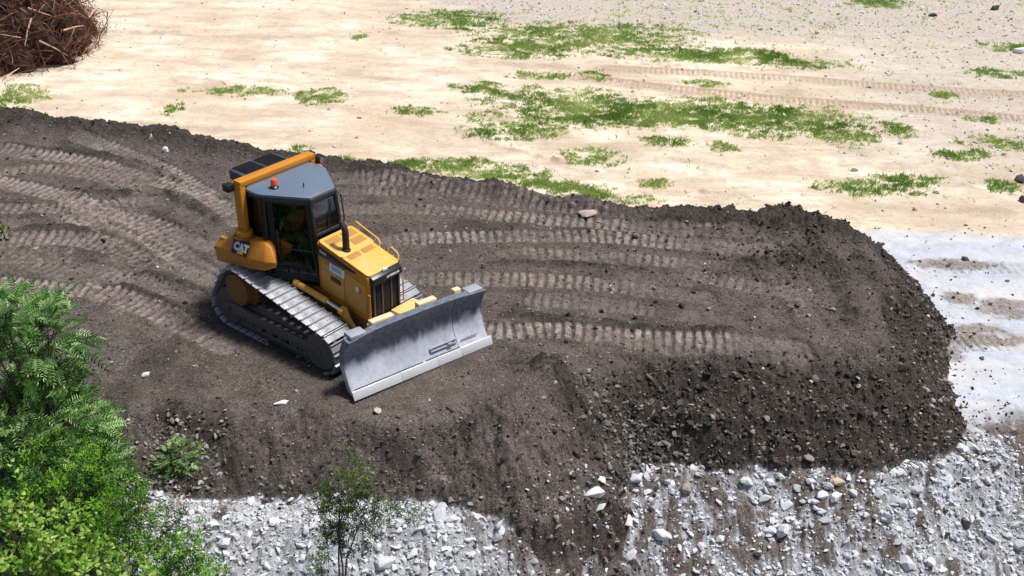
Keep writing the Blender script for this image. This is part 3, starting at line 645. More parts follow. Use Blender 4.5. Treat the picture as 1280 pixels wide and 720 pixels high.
# hood black band below the deck, with the model letters
s = MB(); s.prism([(.64,1.93),(.64,2.135),(1.62,1.90),(1.62,1.86),(1.10,1.88)], -.438, -.428, .002); s.prism([(.64,1.93),(.64,2.135),(1.62,1.90),(1.62,1.86),(1.10,1.88)], .428, .438, .002); band = s.build('hood_stripe', BLK, hood)
text_mesh('model_letters', 'D6N', .085, WHITE, band, frame_M((.78,-.4405,2.015), (1,0,-.2), (0,0,1)), .002, .002)
s = MB(); s.prism([(.93,1.70),(.95,1.875),(1.345,1.82),(1.325,1.65)], -.446, -.436, .003); st = s.build('side_sticker', WHITE, DZ)
s = MB()
for k in range(3): s.box((1.0,-.4485,1.715+k*.035), (1.26,-.4465,1.735+k*.035), 0, Matrix.Translation((0,0,.16)) @ Matrix(((1,0,0,0),(0,1,0,0),(-.13,0,1,0),(0,0,0,1))))
s.build('sticker_print', DBLUE, st)
s = MB(); s.box((.76,-.447,1.60), (.84,-.435,1.67), .004); s.build('side_latch', STEEL, DZ)
s = MB(); s.box((1.62,-.447,1.50), (1.70,-.435,1.60), .003); s.build('warning_sticker', WHITE, DZ)
s = MB(); s.box((1.70,-.447,1.49), (1.755,-.435,1.59), .003); s.build('warning_sticker', RED, DZ)
s = MB(); s.prism([(.95,1.50),(.95,1.60),(1.22,1.56),(1.22,1.46)], -.445, -.434, .003); s.build('side_vent', BLK, DZ)
# front grille
s = MB(); s.box((1.925,-.36,.97), (1.965,.36,1.87), .012); gr = s.build('grille_panel', BLK, DZ)
s = MB()
for k in range(22):
    z = 1.03+k*.032; s.box((1.967,-.27,z), (1.985,.27,z+.013), .003)
s.build('grille_slats', BLK, gr)
s = MB()
for y in (-.33,-.12,.12,.33): s.box((1.967,y-.02,.99), (2.0,y+.02,1.70), .005)
s.build('grille_bar', solid('grille_bar_paint', (.05,.055,.07), .35, 0, .2), gr)
s = MB(); s.prism([(1.93,1.70),(2.05,1.72),(2.03,1.84),(1.93,1.90)], -.38, .38, .012); hd = s.build('grille_header', BLK, gr)
text_mesh('maker_letters', 'CATERPILLAR', .055, WHITE, hd, frame_M((2.0505,.12,1.785), (0,1,0), (-.16,0,1)), .002, .001)
s = MB(); s.box((1.955,-.07,1.885), (1.985,.05,1.945), .006); s.build('hood_latch', WHITE, hood)
for sy in (-1, 1): s = MB(); s.tube([(1.93,sy*.43,1.55),(1.985,sy*.445,1.53),(1.985,sy*.445,1.06),(1.93,sy*.43,1.04)], .014, 8); s.build('grille_handrail', YEL, DZ)
# exhaust, bent rearwards at the tip
s = MB(); s.tube([(1.17,-.20,2.06),(1.17,-.20,2.46),(1.165,-.20,2.52),(1.14,-.195,2.58),(1.10,-.19,2.62),(1.04,-.18,2.66)], [.068,.064,.062,.060,.058,.056], 16); s.lathe([(.085,0),(.085,.05),(.06,.07)], (1.17,-.20,2.08), (0,0,1)); s.build('exhaust_stack', solid('exhaust_rust', (.022,.018,.018), .7, .2, .4, (.06,.035,.025)), DZ)
# hand rails on the far edge of the hood
s = MB()
def rail(x0, x1, y, h=.14):
    z0, z1 = HT(x0), HT(x1); s.tube([(x0,y,z0),(x0+.01,y+.03,z0+h*.6),(x0+.07,y+.05,z0+h),(x1-.07,y+.05,z1+h),(x1-.01,y+.03,z1+h*.6),(x1,y,z1)], .017, 8)
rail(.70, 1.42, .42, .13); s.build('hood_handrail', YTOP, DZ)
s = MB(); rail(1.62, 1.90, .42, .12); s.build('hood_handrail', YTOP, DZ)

# cab: faceted shell, narrow face to the front, the doors on the slanting sides
def ring(z, k):   # plan of the cab at height z; k moves the front forward towards the floor
    return [(-.95,-.76,z),(-.40,-.78,z),(.38+k,-.33,z),(.38+k,.31,z),(-.40,.78,z),(-.95,.76,z)]
kz = lambda z: (2.95-z)*.14
FLOOR, ROOFZ = 1.28, 2.95
cabf = MB()
cabf.loft([ring(FLOOR-.10, kz(FLOOR)), ring(FLOOR, kz(FLOOR))], bevel=.01)
def rp(i, z): return Vector(ring(z, kz(z))[i])
for i in range(6): cabf.tube([rp(i, FLOOR), rp(i, 2.3), rp(i, ROOFZ)], .045 if i in (2, 3) else .06, 8)
mid = lambda a, b, t: a+(b-a)*t
for (i, j, zl) in ((0,1,1.62),(1,2,1.30),(2,3,2.22),(3,4,1.30),(4,5,1.62),(5,0,2.1)):
    cabf.tube([rp(i, zl), rp(j, zl)], .045, 8); cabf.tube([rp(i, ROOFZ-.05), rp(j, ROOFZ-.05)], .06, 8)
# solid lower panels
def panel(m, i, j, z0, z1, inset=.0, th=.03, t0=0, t1=1):
    a, b, c, d = rp(i, z0), rp(j, z0), rp(j, z1), rp(i, z1); a, b = mid(a, b, t0), mid(a, b, t1); d, c = mid(d, c, t0), mid(d, c, t1)
    m.quad([a, b, c, d], -th); return m
panel(cabf, 0, 1, FLOOR, 1.62); panel(cabf, 4, 5, FLOOR, 1.62); panel(cabf, 5, 0, FLOOR, 2.1); panel(cabf, 2, 3, FLOOR, 2.22)
cabf.tube([mid(rp(1,1.3),rp(2,1.3),.12), mid(rp(1,2.9),rp(2,2.9),.10)], .035, 8); cabf.tube([mid(rp(4,1.3),rp(3,1.3),.12), mid(rp(4,2.9),rp(3,2.9),.10)], .035, 8)
cabf = cabf.build('cab_frame', CABBLK, DZ)
for (i, j, z0, z1, nm) in ((0,1,1.66,2.86,'side_window'),(4,5,1.66,2.86,'side_window'),(5,0,2.14,2.86,'rear_window'),(2,3,2.27,2.86,'windscreen')):
    m = MB(); panel(m, i, j, z0, z1, th=-.008, t0=.04, t1=.96); w = m.build(nm, GLASS, DZ, smooth=False)
    if nm == 'windscreen':
        a, b = mid(rp(2,2.3),rp(3,2.3),.5)+Vector((.03,0,0)), mid(rp(2,2.7),rp(3,2.7),.75)+Vector((.02,0,0)); m = MB(); m.tube([a, b], .008, 6); m.box(b-Vector((.006,.012,.22)), b+Vector((.006,.012,.12)), .002); m.build('wiper', BLK, w)
for (i, j) in ((1, 2), (4, 3)):
    m = MB(); a, b, c, d = [mid(rp(i, z), rp(j, z), t) for z, t in ((1.36,.15),(1.36,.93),(2.86,.93),(2.86,.15))]
    for p, q in ((a, b), (b, c), (c, d), (d, a)): m.tube([p, q], .038, 8)
    m.tube([mid(a, d, .36), mid(b, c, .36)], .018, 6)
    dr = m.build('cab_door', CABBLK, DZ)
    m = MB(); m.quad([a, b, c, d], .008); m.build('door_glass', GLASS, dr, smooth=False)
    out = (b-a).cross(d-a).normalized()*(1 if i == 1 else -1)
    m = MB(); h0 = mid(mid(a, d, .3), mid(b, c, .3), .12)+out*.05; m.tube([h0, h0+Vector((0,0,.5))], .012, 6); m.build('door_handle', BLK, dr)
# roof: faceted cap
s = MB(); 
def rr(z, g): return [(-.97,-.80-g,z),(-.52,-.83-g,z),(-.38,-.80-g,z),(.40+g,-.33,z),(.40+g,.30,z),(-.38,.80+g,z),(-.52,.83+g,z),(-.97,.80+g,z)]
s.loft([rr(2.93,-.03), rr(2.955,.02), rr(3.0,.02), rr(3.035,-.05)], bevel=0); roof = s.build('cab_roof', ROOFM, DZ)
s = MB(); s.tube([(.02,-.12,3.03),(.02,-.12,3.12)], .012, 6); s.build('antenna', BLK, roof)
s = MB(); s.lathe([(.085,0),(.085,.03),(.06,.05)], (-.37,-.50,3.03), (0,0,1)); bc = s.build('beacon', BLK, DZ)
s = MB(); s.lathe([(.062,.05),(.066,.07),(.066,.15),(.055,.185),(.03,.20)], (-.37,-.50,3.03), (0,0,1)); s.build('beacon_lens', ORG, bc)
s = MB(); s.lathe([(.075,0),(.075,.06),(.05,.09)], (-.62,.86,2.9), (0,0,1)); s.build('marker_lamp', ORG, DZ)
# ROPS hoop
s = MB()
s.box((-1.02,-.95,3.035), (-.80,.95,3.165), .025)
for sy in (-1, 1):
    s.prism([(-1.02,3.10),(-.80,3.10),(-.80,2.10),(-1.00,2.10)], sy*.83, sy*.965, .025)
    s.cyl((-.90,sy*.90,2.02), (-.90,sy*.90,2.14), .165, 24, .015)
s.build('rollover_bar', YEL, DZ)
s = MB(); s.cyl((-.90,-.90,1.985), (-.90,-.90,2.025), .21, 24, .01); s.build('rollover_bar_foot', HUB, DZ); s = MB(); s.cyl((-.90,.90,1.985), (-.90,.90,2.025), .21, 24, .01); s.build('rollover_bar_foot', HUB, DZ)
# air conditioning box behind the bar
s = MB(); s.prism([(-1.62,-.56),(-1.66,-.50),(-1.66,.50),(-1.62,.56),(-1.04,.60),(-1.04,-.60)], 2.86, 3.08, .035, 'z'); ac = s.build('roof_air_unit', solid('air_unit_grey', (.05,.055,.075), .45, 0, .25), DZ)
for (y0, y1) in ((-.50,-.03), (.03,.50)):
    s = MB(); s.box((-1.60,y0,3.083), (-1.16,y1,3.092), .004)
    for k in range(14):
        x = -1.585+k*.030; s.box((x,y0+.02,3.093), (x+.012,y1-.02,3.103), .002)
    s.build('air_unit_grille', BLK, ac)
# work lamps at the ends of the bar
for (x, y) in ((-1.06,-1.03), (-.80,1.03), (-1.06,1.03)):
    s = MB(); s.box((x-.09,y-.085,2.95), (x+.09,y+.085,3.10), .02); s.tube([(x,y,3.04),(x+.08,y*.9,3.06)], .02, 6); l = s.build('work_lamp', BLK, DZ)
    s = MB(); s.lathe([(.06,0),(.06,.01)], (x+(.09 if x > -1 else -.09), y, 3.02), (1 if x > -1 else -1,0,0), 16); s.build('lamp_glass', CHROME, l)
# mirror bracket on the far front corner
s = MB(); s.tube([(.38,.34,2.92),(.46,.40,2.84),(.50,.42,2.36),(.50,.38,2.2)], .014, 6); s.build('mirror_bracket', BLK, DZ)
# fenders: rear box and sloping nose
FENS = []
for sy in (-1, 1):
    s = MB()
    s.loft([[(-1.66,sy*.42,1.22),(-1.66,sy*1.05,1.26),(-1.66,sy*1.08,1.60),(-1.66,sy*.98,1.70),(-1.66,sy*.42,1.76)],
            [(-1.10,sy*.42,1.28),(-1.10,sy*1.07,1.36),(-1.10,sy*1.10,1.66),(-1.08,sy*.96,1.92),(-1.08,sy*.42,2.02)],
            [(-.55,sy*.42,1.36),(-.55,sy*1.07,1.46),(-.55,sy*1.10,1.70),(-.55,sy*.95,2.02),(-.55,sy*.42,2.06)],
            [(-.40,sy*.42,1.44),(-.20,sy*1.05,1.54),(-.18,sy*1.07,1.74),(-.28,sy*.92,2.05),(-.42,sy*.42,2.07)],
            [(-.34,sy*.60,1.56),(.03,sy*.96,1.66),(.08,sy*1.0,1.78),(-.16,sy*.88,1.98),(-.38,sy*.60,2.04)]], bevel=.018)
    fe = s.build('fender', YEL, DZ); FENS.append(fe)
s = MB(); s.box((-1.60,-.98,1.66), (-1.42,-.80,1.80), .02); s.build('tank_box', YEL2, FENS[0])
s = MB(); s.cyl((-1.38,-.72,1.80), (-1.38,-.72,1.93), .11, 20, .015); s.build('filler_cap', solid('filler_cap_paint', (.75,.62,.42), .5, 0, .2), FENS[0])
s = MB(); s.prism([(-1.70,1.25),(-1.74,1.62),(-1.55,1.80),(-1.12,2.0),(-1.12,1.25)], -.42, .42, .02); s.build('rear_tank', YEL2, DZ)
# plaque with the maker's letters on the sloping shoulder of each fender
for sy in (-1, 1):
    o0 = Vector((-.86, sy*1.045, 1.82)); ex = Vector((1,0,.06)) if sy < 0 else Vector((-1,0,-.06)); ey = Vector((0,-sy*.145,.29))
    M = frame_M(o0, ex, ey)
    M = Matrix.Translation(M.to_3x3() @ Vector((0,0,.022))) @ M
    s = MB(); s.box((-.21,-.15,-.012), (.21,.15,.006), .006, M); pl = s.build('maker_plaque', PLAQUE, FENS[0 if sy < 0 else 1])
    text_mesh('logo_letters', 'CAT', .205, WHITE, pl, M @ Matrix.Translation((.035,.0,.009)), .002, .014, 1.0)
    s = MB(); s.prism([(-.06,-.125),(.13,-.125),(.035,-.02)], .0115, .0145, 0, 'z', M); s.build('logo_triangle', DYEL, pl)
    s = MB(); s.box((-.255,-.15,-.012), (-.212,.15,.008), .002, M); s.build('plaque_stripe', RED, pl)
# lift cylinders, push arms, C-frame
for sy in (-1, 1):
    s = MB(); s.cyl((.22,sy*.60,1.20), (.98,sy*.60,1.12), .062, 18, .008); s.cyl((.20,sy*.60,1.20), (.10,sy*.60,1.21), .075, 18, .008); cy = s.build('lift_cylinder', YEL2, DZ)
    s = MB(); s.cyl((.98,sy*.60,1.12), (1.36,sy*.58,1.04), .032, 14); s.build('cylinder_rod', CHROME, cy)
    s = MB(); s.prism([(1.30,.62),(1.32,1.12),(1.44,1.12),(1.55,.90),(1.85,.62)], sy*.55-.035, sy*.55+.035, .01); s.tube([(1.37,sy*.5,1.05),(1.37,sy*.66,1.05)], .05, 12); s.build('cylinder_bracket', YEL2, DZ)
    s = MB(); s.prism([(-.30,.60),(-.26,.82),(1.5,.74),(2.16,.52),(2.18,.28),(1.5,.42)], sy*.50-.06, sy*.50+.06, .015); s.build('push_arm', YEL2, DZ)
    s = MB(); s.box((-.35,sy*.64-.06,1.05), (.45,sy*.64+.06,1.10), .01); s.box((.10,sy*.62-.10,.98), (.5,sy*.62+.16,1.02), .006); s.build('entry_step', BLK, DZ)
s = MB(); s.prism([(1.98,.44),(1.98,.80),(2.04,.95),(2.24,.95),(2.30,.70),(2.30,.30),(2.1,.26)], -.60, .60, .02); s.box((2.02,-.60,.95), (2.22,-.15,1.02), .015); s.box((2.02,.05,.95), (2.38,.66,1.03), .015)
s.box((2.25,-.1,.45),(2.44,.55,.85), .02); s.build('blade_mount', solid('mount_paint', (.80,.52,.20), .5, 0, .45, (.55,.42,.30)), DZ)
# blade, angled with its right end back
ba = math.atan2(.20, .98); BM = Matrix.Translation((2.86, .05, .03)) @ Matrix.Rotation(-ba, 4, 'Z')       # local x forward, y left
BM = BM @ Matrix.Rotation(math.radians(-.8), 4, 'X')
prof_f = [(.0,.03),(-.07,.14),(-.17,.30),(-.245,.47),(-.28,.64),(-.275,.82),(-.235,.99),(-.165,1.13),(-.11,1.20)]
prof_b = [(-.26,1.215),(-.37,1.02),(-.43,.80),(-.43,.55),(-.34,.28),(-.18,.08)]
secs = []
for y, top in ((-1.57,.925),(-1.56,.93),(-1.02,1.0),(-.5,1.015),(.2,1.02),(.86,1.01),(.87,1.01),(1.56,.955),(1.57,.95)):
    secs.append([(x, y, z*top) for x, z in prof_f]+[(x, y, z*top) for x, z in prof_b])
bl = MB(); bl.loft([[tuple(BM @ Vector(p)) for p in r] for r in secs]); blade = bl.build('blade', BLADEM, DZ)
def bbox(a, b, bev=.008, M2=None): s.box(a, b, bev, BM if M2 is None else BM @ M2); return s
s = MB()
for y0, y1 in ((-1.62,-.55),(-.545,.30),(.305,.865),(.872,1.62)):
    s.prism([(.045,0),(.075,.0),(.005,.155),(-.02,.155)], y0, y1, .004, 'y', BM)
ce = s.build('cutting_edge', EDGE, blade)
s = MB()
for k in range(14):
    y = -1.4+k*.215; q = BM @ Vector((.012, y, .108)); q2 = BM @ Vector((.029, y, .114)); s.cyl(q, q2, .011, 8)
s.build('edge_bolts', EDGE, ce)
s = MB()
for y0, y1 in ((-1.56,-.02),(.05,.86)):
    s.prism([(-.022,.158),(-.012,.158),(-.022,.175),(-.03,.175)], y0, y1, .001, 'y', BM)
s.build('weld_line', TRACKDARK, ce)
for sy in (-1, 1):   # end plates following the curve
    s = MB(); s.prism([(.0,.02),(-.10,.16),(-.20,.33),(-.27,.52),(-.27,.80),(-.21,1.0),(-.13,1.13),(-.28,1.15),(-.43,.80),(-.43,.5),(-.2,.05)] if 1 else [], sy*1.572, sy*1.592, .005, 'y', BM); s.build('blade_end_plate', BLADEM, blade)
s = MB(); s.loft([[tuple(BM @ Vector((x+e, y, z*1.008))) for (x, z) in prof_f[1:] for e in (0,)]+[tuple(BM @ Vector((x-.02, y, z*1.008))) for (x, z) in prof_f[:0:-1]] for y in (.8615,.8685)] if 0 else [[tuple(BM @ Vector((x+.004, y, z*1.01))) for x, z in prof_f[1:]]+[tuple(BM @ Vector((x-.02, y, z*1.01))) for x, z in prof_f[:0:-1]] for y in (.861,.869)]); s.build('hinge_seam', BLK, blade)
s = MB(); bbox((-.13,.22,.235), (-.085,.84,.262), .006); bbox((-.15,.24,.30), (-.11,.86,.325), .006); bbox((-.14,.22,.235), (-.10,.27,.325), .006); bbox((-.11,.62,.245), (-.06,.72,.30), .008); s.build('hinge_lock_bar', STEEL, blade)
s = MB(); bbox((-.11,.95,.245), (-.095,1.35,.256), .002); s.build('weld_line', TRACKDARK, blade)
for sy in (-1, 1):
    s = MB(); bbox((-.38,sy*1.34-.17,1.135), (-.14,sy*1.34+.17,1.215), .02); s.build('corner_pad', solid('pad_grey', (.34,.37,.43), .5, .2, .2), blade)
s = MB(); s.prism([(-.44,.35),(-.44,.9),(-.62,.75),(-.64,.4)], -.5, .5, .02, 'y', BM)
for y in (-1.2,-.8,.75,1.2): s.prism([(-.40,.25),(-.42,.95),(-.52,.85),(-.52,.3)], y-.02, y+.02, .004, 'y', BM)
s.build('blade_back_rib', solid('mount_paint2', (.75,.48,.16), .5, 0, .5, (.5,.38,.28)), blade)
LUG = solid('lug_paint', (.80,.60,.38), .5, 0, .3, (.6,.5,.42))
for a_, b_ in (((-.44,-.95,1.08), (-.30,-.45,1.235)), ((-.44,.10,1.08), (-.30,.52,1.25)), ((-.42,.94,1.08), (-.30,1.10,1.26))): s = MB(); bbox(a_, b_, .012); s.build('blade_top_lug', LUG, blade)
s = MB(); s.tube([tuple(BM @ Vector(p)) for p in ((-.3,1.5,1.12),(-.28,1.54,1.22),(-.16,1.56,1.20))], .014, 8); s.build('corner_hook', STEEL, blade)
# inside of the cab
s = MB(); s.box((-.70,-.27,1.60), (-.18,.27,1.76), .05); s.box((-.82,-.26,1.74), (-.68,.26,2.34), .05, ); s.box((-.62,-.2,1.25), (-.25,.2,1.6), .02); s.box((-.80,-.15,2.36), (-.70,.15,2.54), .04); s.build('seat', SEATM, DZ)
for sy in (-1, 1):
    s = MB(); s.box((-.60,sy*.42-.10,1.62), (-.02,sy*.42+.10,1.92), .03); s.tube([(-.05,sy*.40,1.9),(.0,sy*.38,2.06)], .022, 8); s.lathe([(.012,0),(.035,.03),(.03,.07)], (0,sy*.38,2.05), (0,0,1), 12); s.build('control_console', solid('console_plastic', (.05,.05,.055), .6, 0, .1), DZ)
s = MB(); s.prism([(.22,1.3),(.30,2.18),(.46,2.2),(.52,1.3)], -.34, .34, .03); s.build('dashboard', solid('dash_plastic', (.04,.042,.05), .5, 0, .1), DZ)

# ------------------------------------------------------------------ the driver, seated in the cab
def skin_body(name, joints, bones, mat, parent=None, sub=2, root=0):
    bm = bmesh.new(); lay_ = bm.verts.layers.skin.verify(); vs = []
    for i, (p, r) in enumerate(joints):
        v = bm.verts.new(p); v[lay_].radius = (r if isinstance(r, tuple) else (r, r)); v[lay_].use_root = (i == root); vs.append(v)
    for a, b in bones: bm.edges.new((vs[a], vs[b]))
    me = bpy.data.meshes.new(name); bm.to_mesh(me); bm.free()
    o = bpy.data.objects.new(name+'_tmp', me); C.objects.link(o)
    md = o.modifiers.new('Skin', 'SKIN'); md.use_smooth_shade = True; sb = o.modifiers.new('Sub', 'SUBSURF'); sb.levels = sub; sb.render_levels = sub
    dg = bpy.context.evaluated_depsgraph_get(); m2 = bpy.data.meshes.new_from_object(o.evaluated_get(dg)); bpy.data.objects.remove(o); bpy.data.meshes.remove(me)
    m2.name = name; m2.materials.clear(); m2.materials.append(mat); o = bpy.data.objects.new(name, m2); C.objects.link(o)
    if parent is not None: o.parent = parent
    return o
def make_driver():
    J = [((0,0,.10),.13),((.01,0,.28),.125),((.02,0,.45),.14),((.02,0,.54),.07),((.03,0,.60),.05),((.04,0,.68),.085),((.045,0,.77),.090),((.03,0,.84),.06)]
    E_ = [(i, i+1) for i in range(7)]
    def chain(start, pts):
        k = start
        for p in pts: J.append(p); E_.append((k, len(J)-1)); k = len(J)-1
        return k
    for s_ in (-1, 1):
        w = chain(2, [((.02,s_*.19,.47),.065),((.07,s_*.25,.24),.045),((.26,s_*.36,.20),.036),((.31,s_*.38,.20),.030),((.355,s_*.385,.205),.036)])
        for k, (dy, l) in enumerate(((-.030,.060),(-.010,.070),(.010,.066),(.028,.052))):
            chain(w, [((.385,s_*.385+dy,.215),.0095),((.385+l*.45,s_*.385+dy,.215),.009),((.385+l*.55,s_*.385+dy,.185),.008),((.385+l*.3,s_*.385+dy,.165),.007)])
        chain(w, [((.34,s_*.345,.195),.011),((.365,s_*.330,.18),.010),((.39,s_*.338,.165),.008)])
        f = chain(0, [((.06,s_*.10,.06),.095),((.44,s_*.14,.08),.065),((.50,s_*.14,-.30),.048),((.52,s_*.14,-.38),.04),((.62,s_*.15,-.40),.038)])
    body = skin_body('person', J, E_, SKIN)
    # face and ears on the head
    m = MB(); m.tube([(.125,0,.765),(.152,0,.735),(.128,0,.725)], [.010,.016,.012], 8)
    for s_ in (-1, 1): m.lathe([(.01,0),(.028,.006),(.022,.014),(.004,.016)], (.035,s_*.085,.745), (0,s_,0), 10)
    m.build('nose_and_ears', SKIN, body)
    m = MB()
    for s_ in (-1, 1): m.lathe([(.002,0),(.012,.004),(.002,.010)], (.122,s_*.032,.765), (1,0,0), 8)
    m.build('eyes', HAIR, body); m = MB(); m.tube([(.112,-.024,.69),(.122,0,.688),(.112,.024,.69)], .006, 6); m.build('mouth', flat('lip', (.35,.12,.09)), body)
    m = MB(); m.lathe([(.100,-.02),(.108,.02),(.100,.065),(.07,.10),(.02,.115)], (.028,0,.785), (-.15,0,1), 20); m.build('hair', HAIR, body)
    jj = [((0,0,.08),.15),((.01,0,.28),.148),((.02,0,.45),.162),((.02,0,.53),.085)]; ee = [(0,1),(1,2),(2,3)]
    for s_ in (-1, 1):
        k = len(jj); jj += [((.02,s_*.20,.47),.085),((.07,s_*.26,.24),.062),((.25,s_*.355,.20),.05)]; ee += [(2,k),(k,k+1),(k+1,k+2)]
    skin_body('jacket', jj, ee, HIVIS, body)
    jj = [((0,0,.07),.155)]; ee = []
    for s_ in (-1, 1):
        k = len(jj); jj += [((.06,s_*.10,.06),.115),((.44,s_*.14,.085),.085),((.50,s_*.14,-.28),.065)]; ee += [(0,k),(k,k+1),(k+1,k+2)]
    skin_body('trousers', jj, ee, TROU, body)
    c_, s2 = math.cos(math.radians(-37.5)), math.sin(math.radians(-37.5)); lx, ly = -.52, 0.0
    body.location = (lx*c_-ly*s2, lx*s2+ly*c_, 1.76); body.rotation_euler = (0,0,math.radians(-37.5))
    tag(body, 'driver in an orange high visibility jacket seated inside the bulldozer cab', 'person')
make_driver()

# ------------------------------------------------------------------ stones
def rock_proto(seed, n=16, flatz=.65):
    r = random.Random(seed); bm = bmesh.new()
    for k in range(n):
        v = Vector((r.gauss(0,1), r.gauss(0,1), r.gauss(0,1))).normalized()*r.uniform(.75, 1.0); bm.verts.new((v.x, v.y*.82, v.z*flatz))
    res = bmesh.ops.convex_hull(bm, input=bm.verts); bmesh.ops.delete(bm, geom=[e for e in res['geom_interior'] if isinstance(e, bmesh.types.BMVert)], context='VERTS')
    bmesh.ops.triangulate(bm, faces=bm.faces); bm.verts.ensure_lookup_table(); bm.verts.index_update()
    V = np.array([v.co[:] for v in bm.verts]); F = np.array([[v.index for v in f.verts] for f in bm.faces]); bm.free(); return V, F
PROTO = [rock_proto(s_, 11+s_ % 6, .5+.06*(s_ % 5)) for s_ in range(9)]
BIGPROTO = []
for s_ in range(10):
    V, F = rock_proto(100+s_, 22, .55+.05*(s_ % 5)); bm = bmesh.new(); vs = [bm.verts.new(v) for v in V]
    for f in F: bm.faces.new([vs[i] for i in f])
    bmesh.ops.bevel(bm, geom=list(bm.edges), offset=.045, segments=1, affect='EDGES', profile=.5, clamp_overlap=True)
    me = bpy.data.meshes.new('rock'); bm.to_mesh(me); bm.free(); BIGPROTO.append(me)
def rot_rand(n, rng):
    q = rng.normal(size=(n,4)); q /= np.linalg.norm(q, axis=1)[:, None]; w,x,y,z = q.T
    return np.stack([1-2*(y*y+z*z),2*(x*y-z*w),2*(x*z+y*w),2*(x*y+z*w),1-2*(x*x+z*z),2*(y*z-x*w),2*(x*z-y*w),2*(y*z+x*w),1-2*(x*x+y*y)], -1).reshape(n,3,3)
def project(x, y, z):
    d = np.stack([x-CAM[0], y-CAM[1], z-CAM[2]], -1); u = np.array([0, math.sin(TH), math.cos(TH)]); w = np.array([0, math.cos(TH), -math.sin(TH)])
    zc = d@w; X = FPX*d[:,0]/zc; Y = -FPX*(d@u)/zc; cr, sr = math.cos(ROLL), math.sin(ROLL)
    return 640+cr*X-sr*Y, 360+sr*X+cr*Y, zc
def infront(x, y, z, mg=120):
    a, b, zc = project(x, y, z); return (zc > 1) & (a > -mg) & (a < 1280+mg) & (b > -mg) & (b < 720+mg*1.3)
def body_clear(x, y, z):
    c_, s_ = math.cos(math.radians(37.5)), math.sin(math.radians(37.5)); bx = x*c_-y*s_; by = x*s_+y*c_
    return ~((bx > -1.85) & (bx < 3.3) & (np.abs(by) < 1.75))
def stone_mat(name, a, b, c_=(.25,.22,.2), attr=False):
    m, nt, bs = new_mat(name); v = coords(nt)
    if attr: t = N(nt, 'ShaderNodeAttribute', attribute_name='tone').outputs['Fac']
    else: t = N(nt, 'ShaderNodeObjectInfo').outputs['Random']
    n1 = noise(nt, v, 3 if not attr else 20, 4, .65, .4, .7)
    col = mix(nt, t, a, b); col = mix(nt, mth(nt, 'MULTIPLY', n1, .45), col, c_); nt.links.new(col, bs.inputs['Base Color']); bs.inputs['Roughness'].default_value = .88; bs.inputs['Specular IOR Level'].default_value = .2
    bump(nt, bs, n1, .3, .02 if not attr else .005); return m
def stuff_rocks(name, x, y, z, size, mat, tone, label, cat, squash=.8, sink=.25, seed=1):
    rng = np.random.default_rng(seed); n = len(x); Vs, Fs, Ts = [], [], []; off = 0; pid = rng.integers(0, len(PROTO), n)
    for k, (V, F) in enumerate(PROTO):
        m = pid == k; c_ = m.sum()
        if c_ == 0: continue
        R_ = rot_rand(c_, rng); sc = size[m][:, None]*np.stack([np.ones(c_), rng.uniform(.6,1,c_), rng.uniform(.5,1,c_)], -1)
        P_ = np.einsum('nij,nvj->nvi', R_, V[None]*sc[:, None, :]); P_[..., 2] *= squash
        P_ += np.stack([x[m], y[m], z[m]+size[m]*(squash*.55-sink)], -1)[:, None, :]
        Vs.append(P_.reshape(-1,3)); Fs.append((F[None]+(np.arange(c_)*len(V))[:, None, None]+off).reshape(-1,3)); Ts.append(np.repeat(tone[m], len(V))); off += c_*len(V)
    me = raw_mesh(name, np.concatenate(Vs), np.concatenate(Fs)); set_attr(me, 'tone', np.concatenate(Ts)); me.materials.append(mat)
    o = bpy.data.objects.new(name, me); C.objects.link(o); tag(o, label, cat, kind='stuff'); return o
def scatter(n, x0, x1, y0, y1, accept, seed):
    rng = np.random.default_rng(seed); x = rng.uniform(x0, x1, n); y = rng.uniform(y0, y1, n); S = surface(x, y); z = S['z']
    p = accept(x, y, S); k = (rng.random(n) < p) & infront(x, y, z) & body_clear(x, y, z); return x[k], y[k], z[k], {a: b[k] for a, b in S.items()}
PALEROCK = stone_mat('pale_rock', (.42,.44,.48), (.70,.73,.78), (.34,.34,.35)); PALEG = stone_mat('pale_gravel', (.26,.27,.29), (.76,.80,.87), (.30,.29,.29), True)
SOILROCK = stone_mat('soil_rock', (.13,.115,.10), (.36,.32,.28), (.10,.08,.07)); SOILG = stone_mat('soil_gravel', (.04,.034,.03), (.46,.42,.40), (.06,.05,.045), True)
CLODM = stone_mat('clod', (.022,.018,.015), (.110,.088,.074), (.03,.025,.022), True)
FIELDG = stone_mat('field_gravel', (.20,.18,.17), (.85,.84,.84), (.4,.36,.33), True); FIELDROCK = stone_mat('field_rock', (.16,.15,.15), (.45,.44,.44), (.2,.18,.17))
# rubble on the pale slope
x, y, z, S = scatter(78000, -3, 16.5, -9.5, -1.2, lambda x, y, S: np.maximum(S['pale']*(1-.72*S['stain'])*.9, .10*(S['lip'] < 0)*(x > 3.2)*(y < -3)), 21)
sz = np.random.default_rng(3).lognormal(math.log(.031), .62, len(x)).clip(.013, .13)
stuff_rocks('slope_rubble', x, y, z, sz, PALEG, np.random.default_rng(4).beta(2.2, 1.4, len(x)), 'pale crushed stones covering the steep slope at the bottom', 'rubble', seed=5)
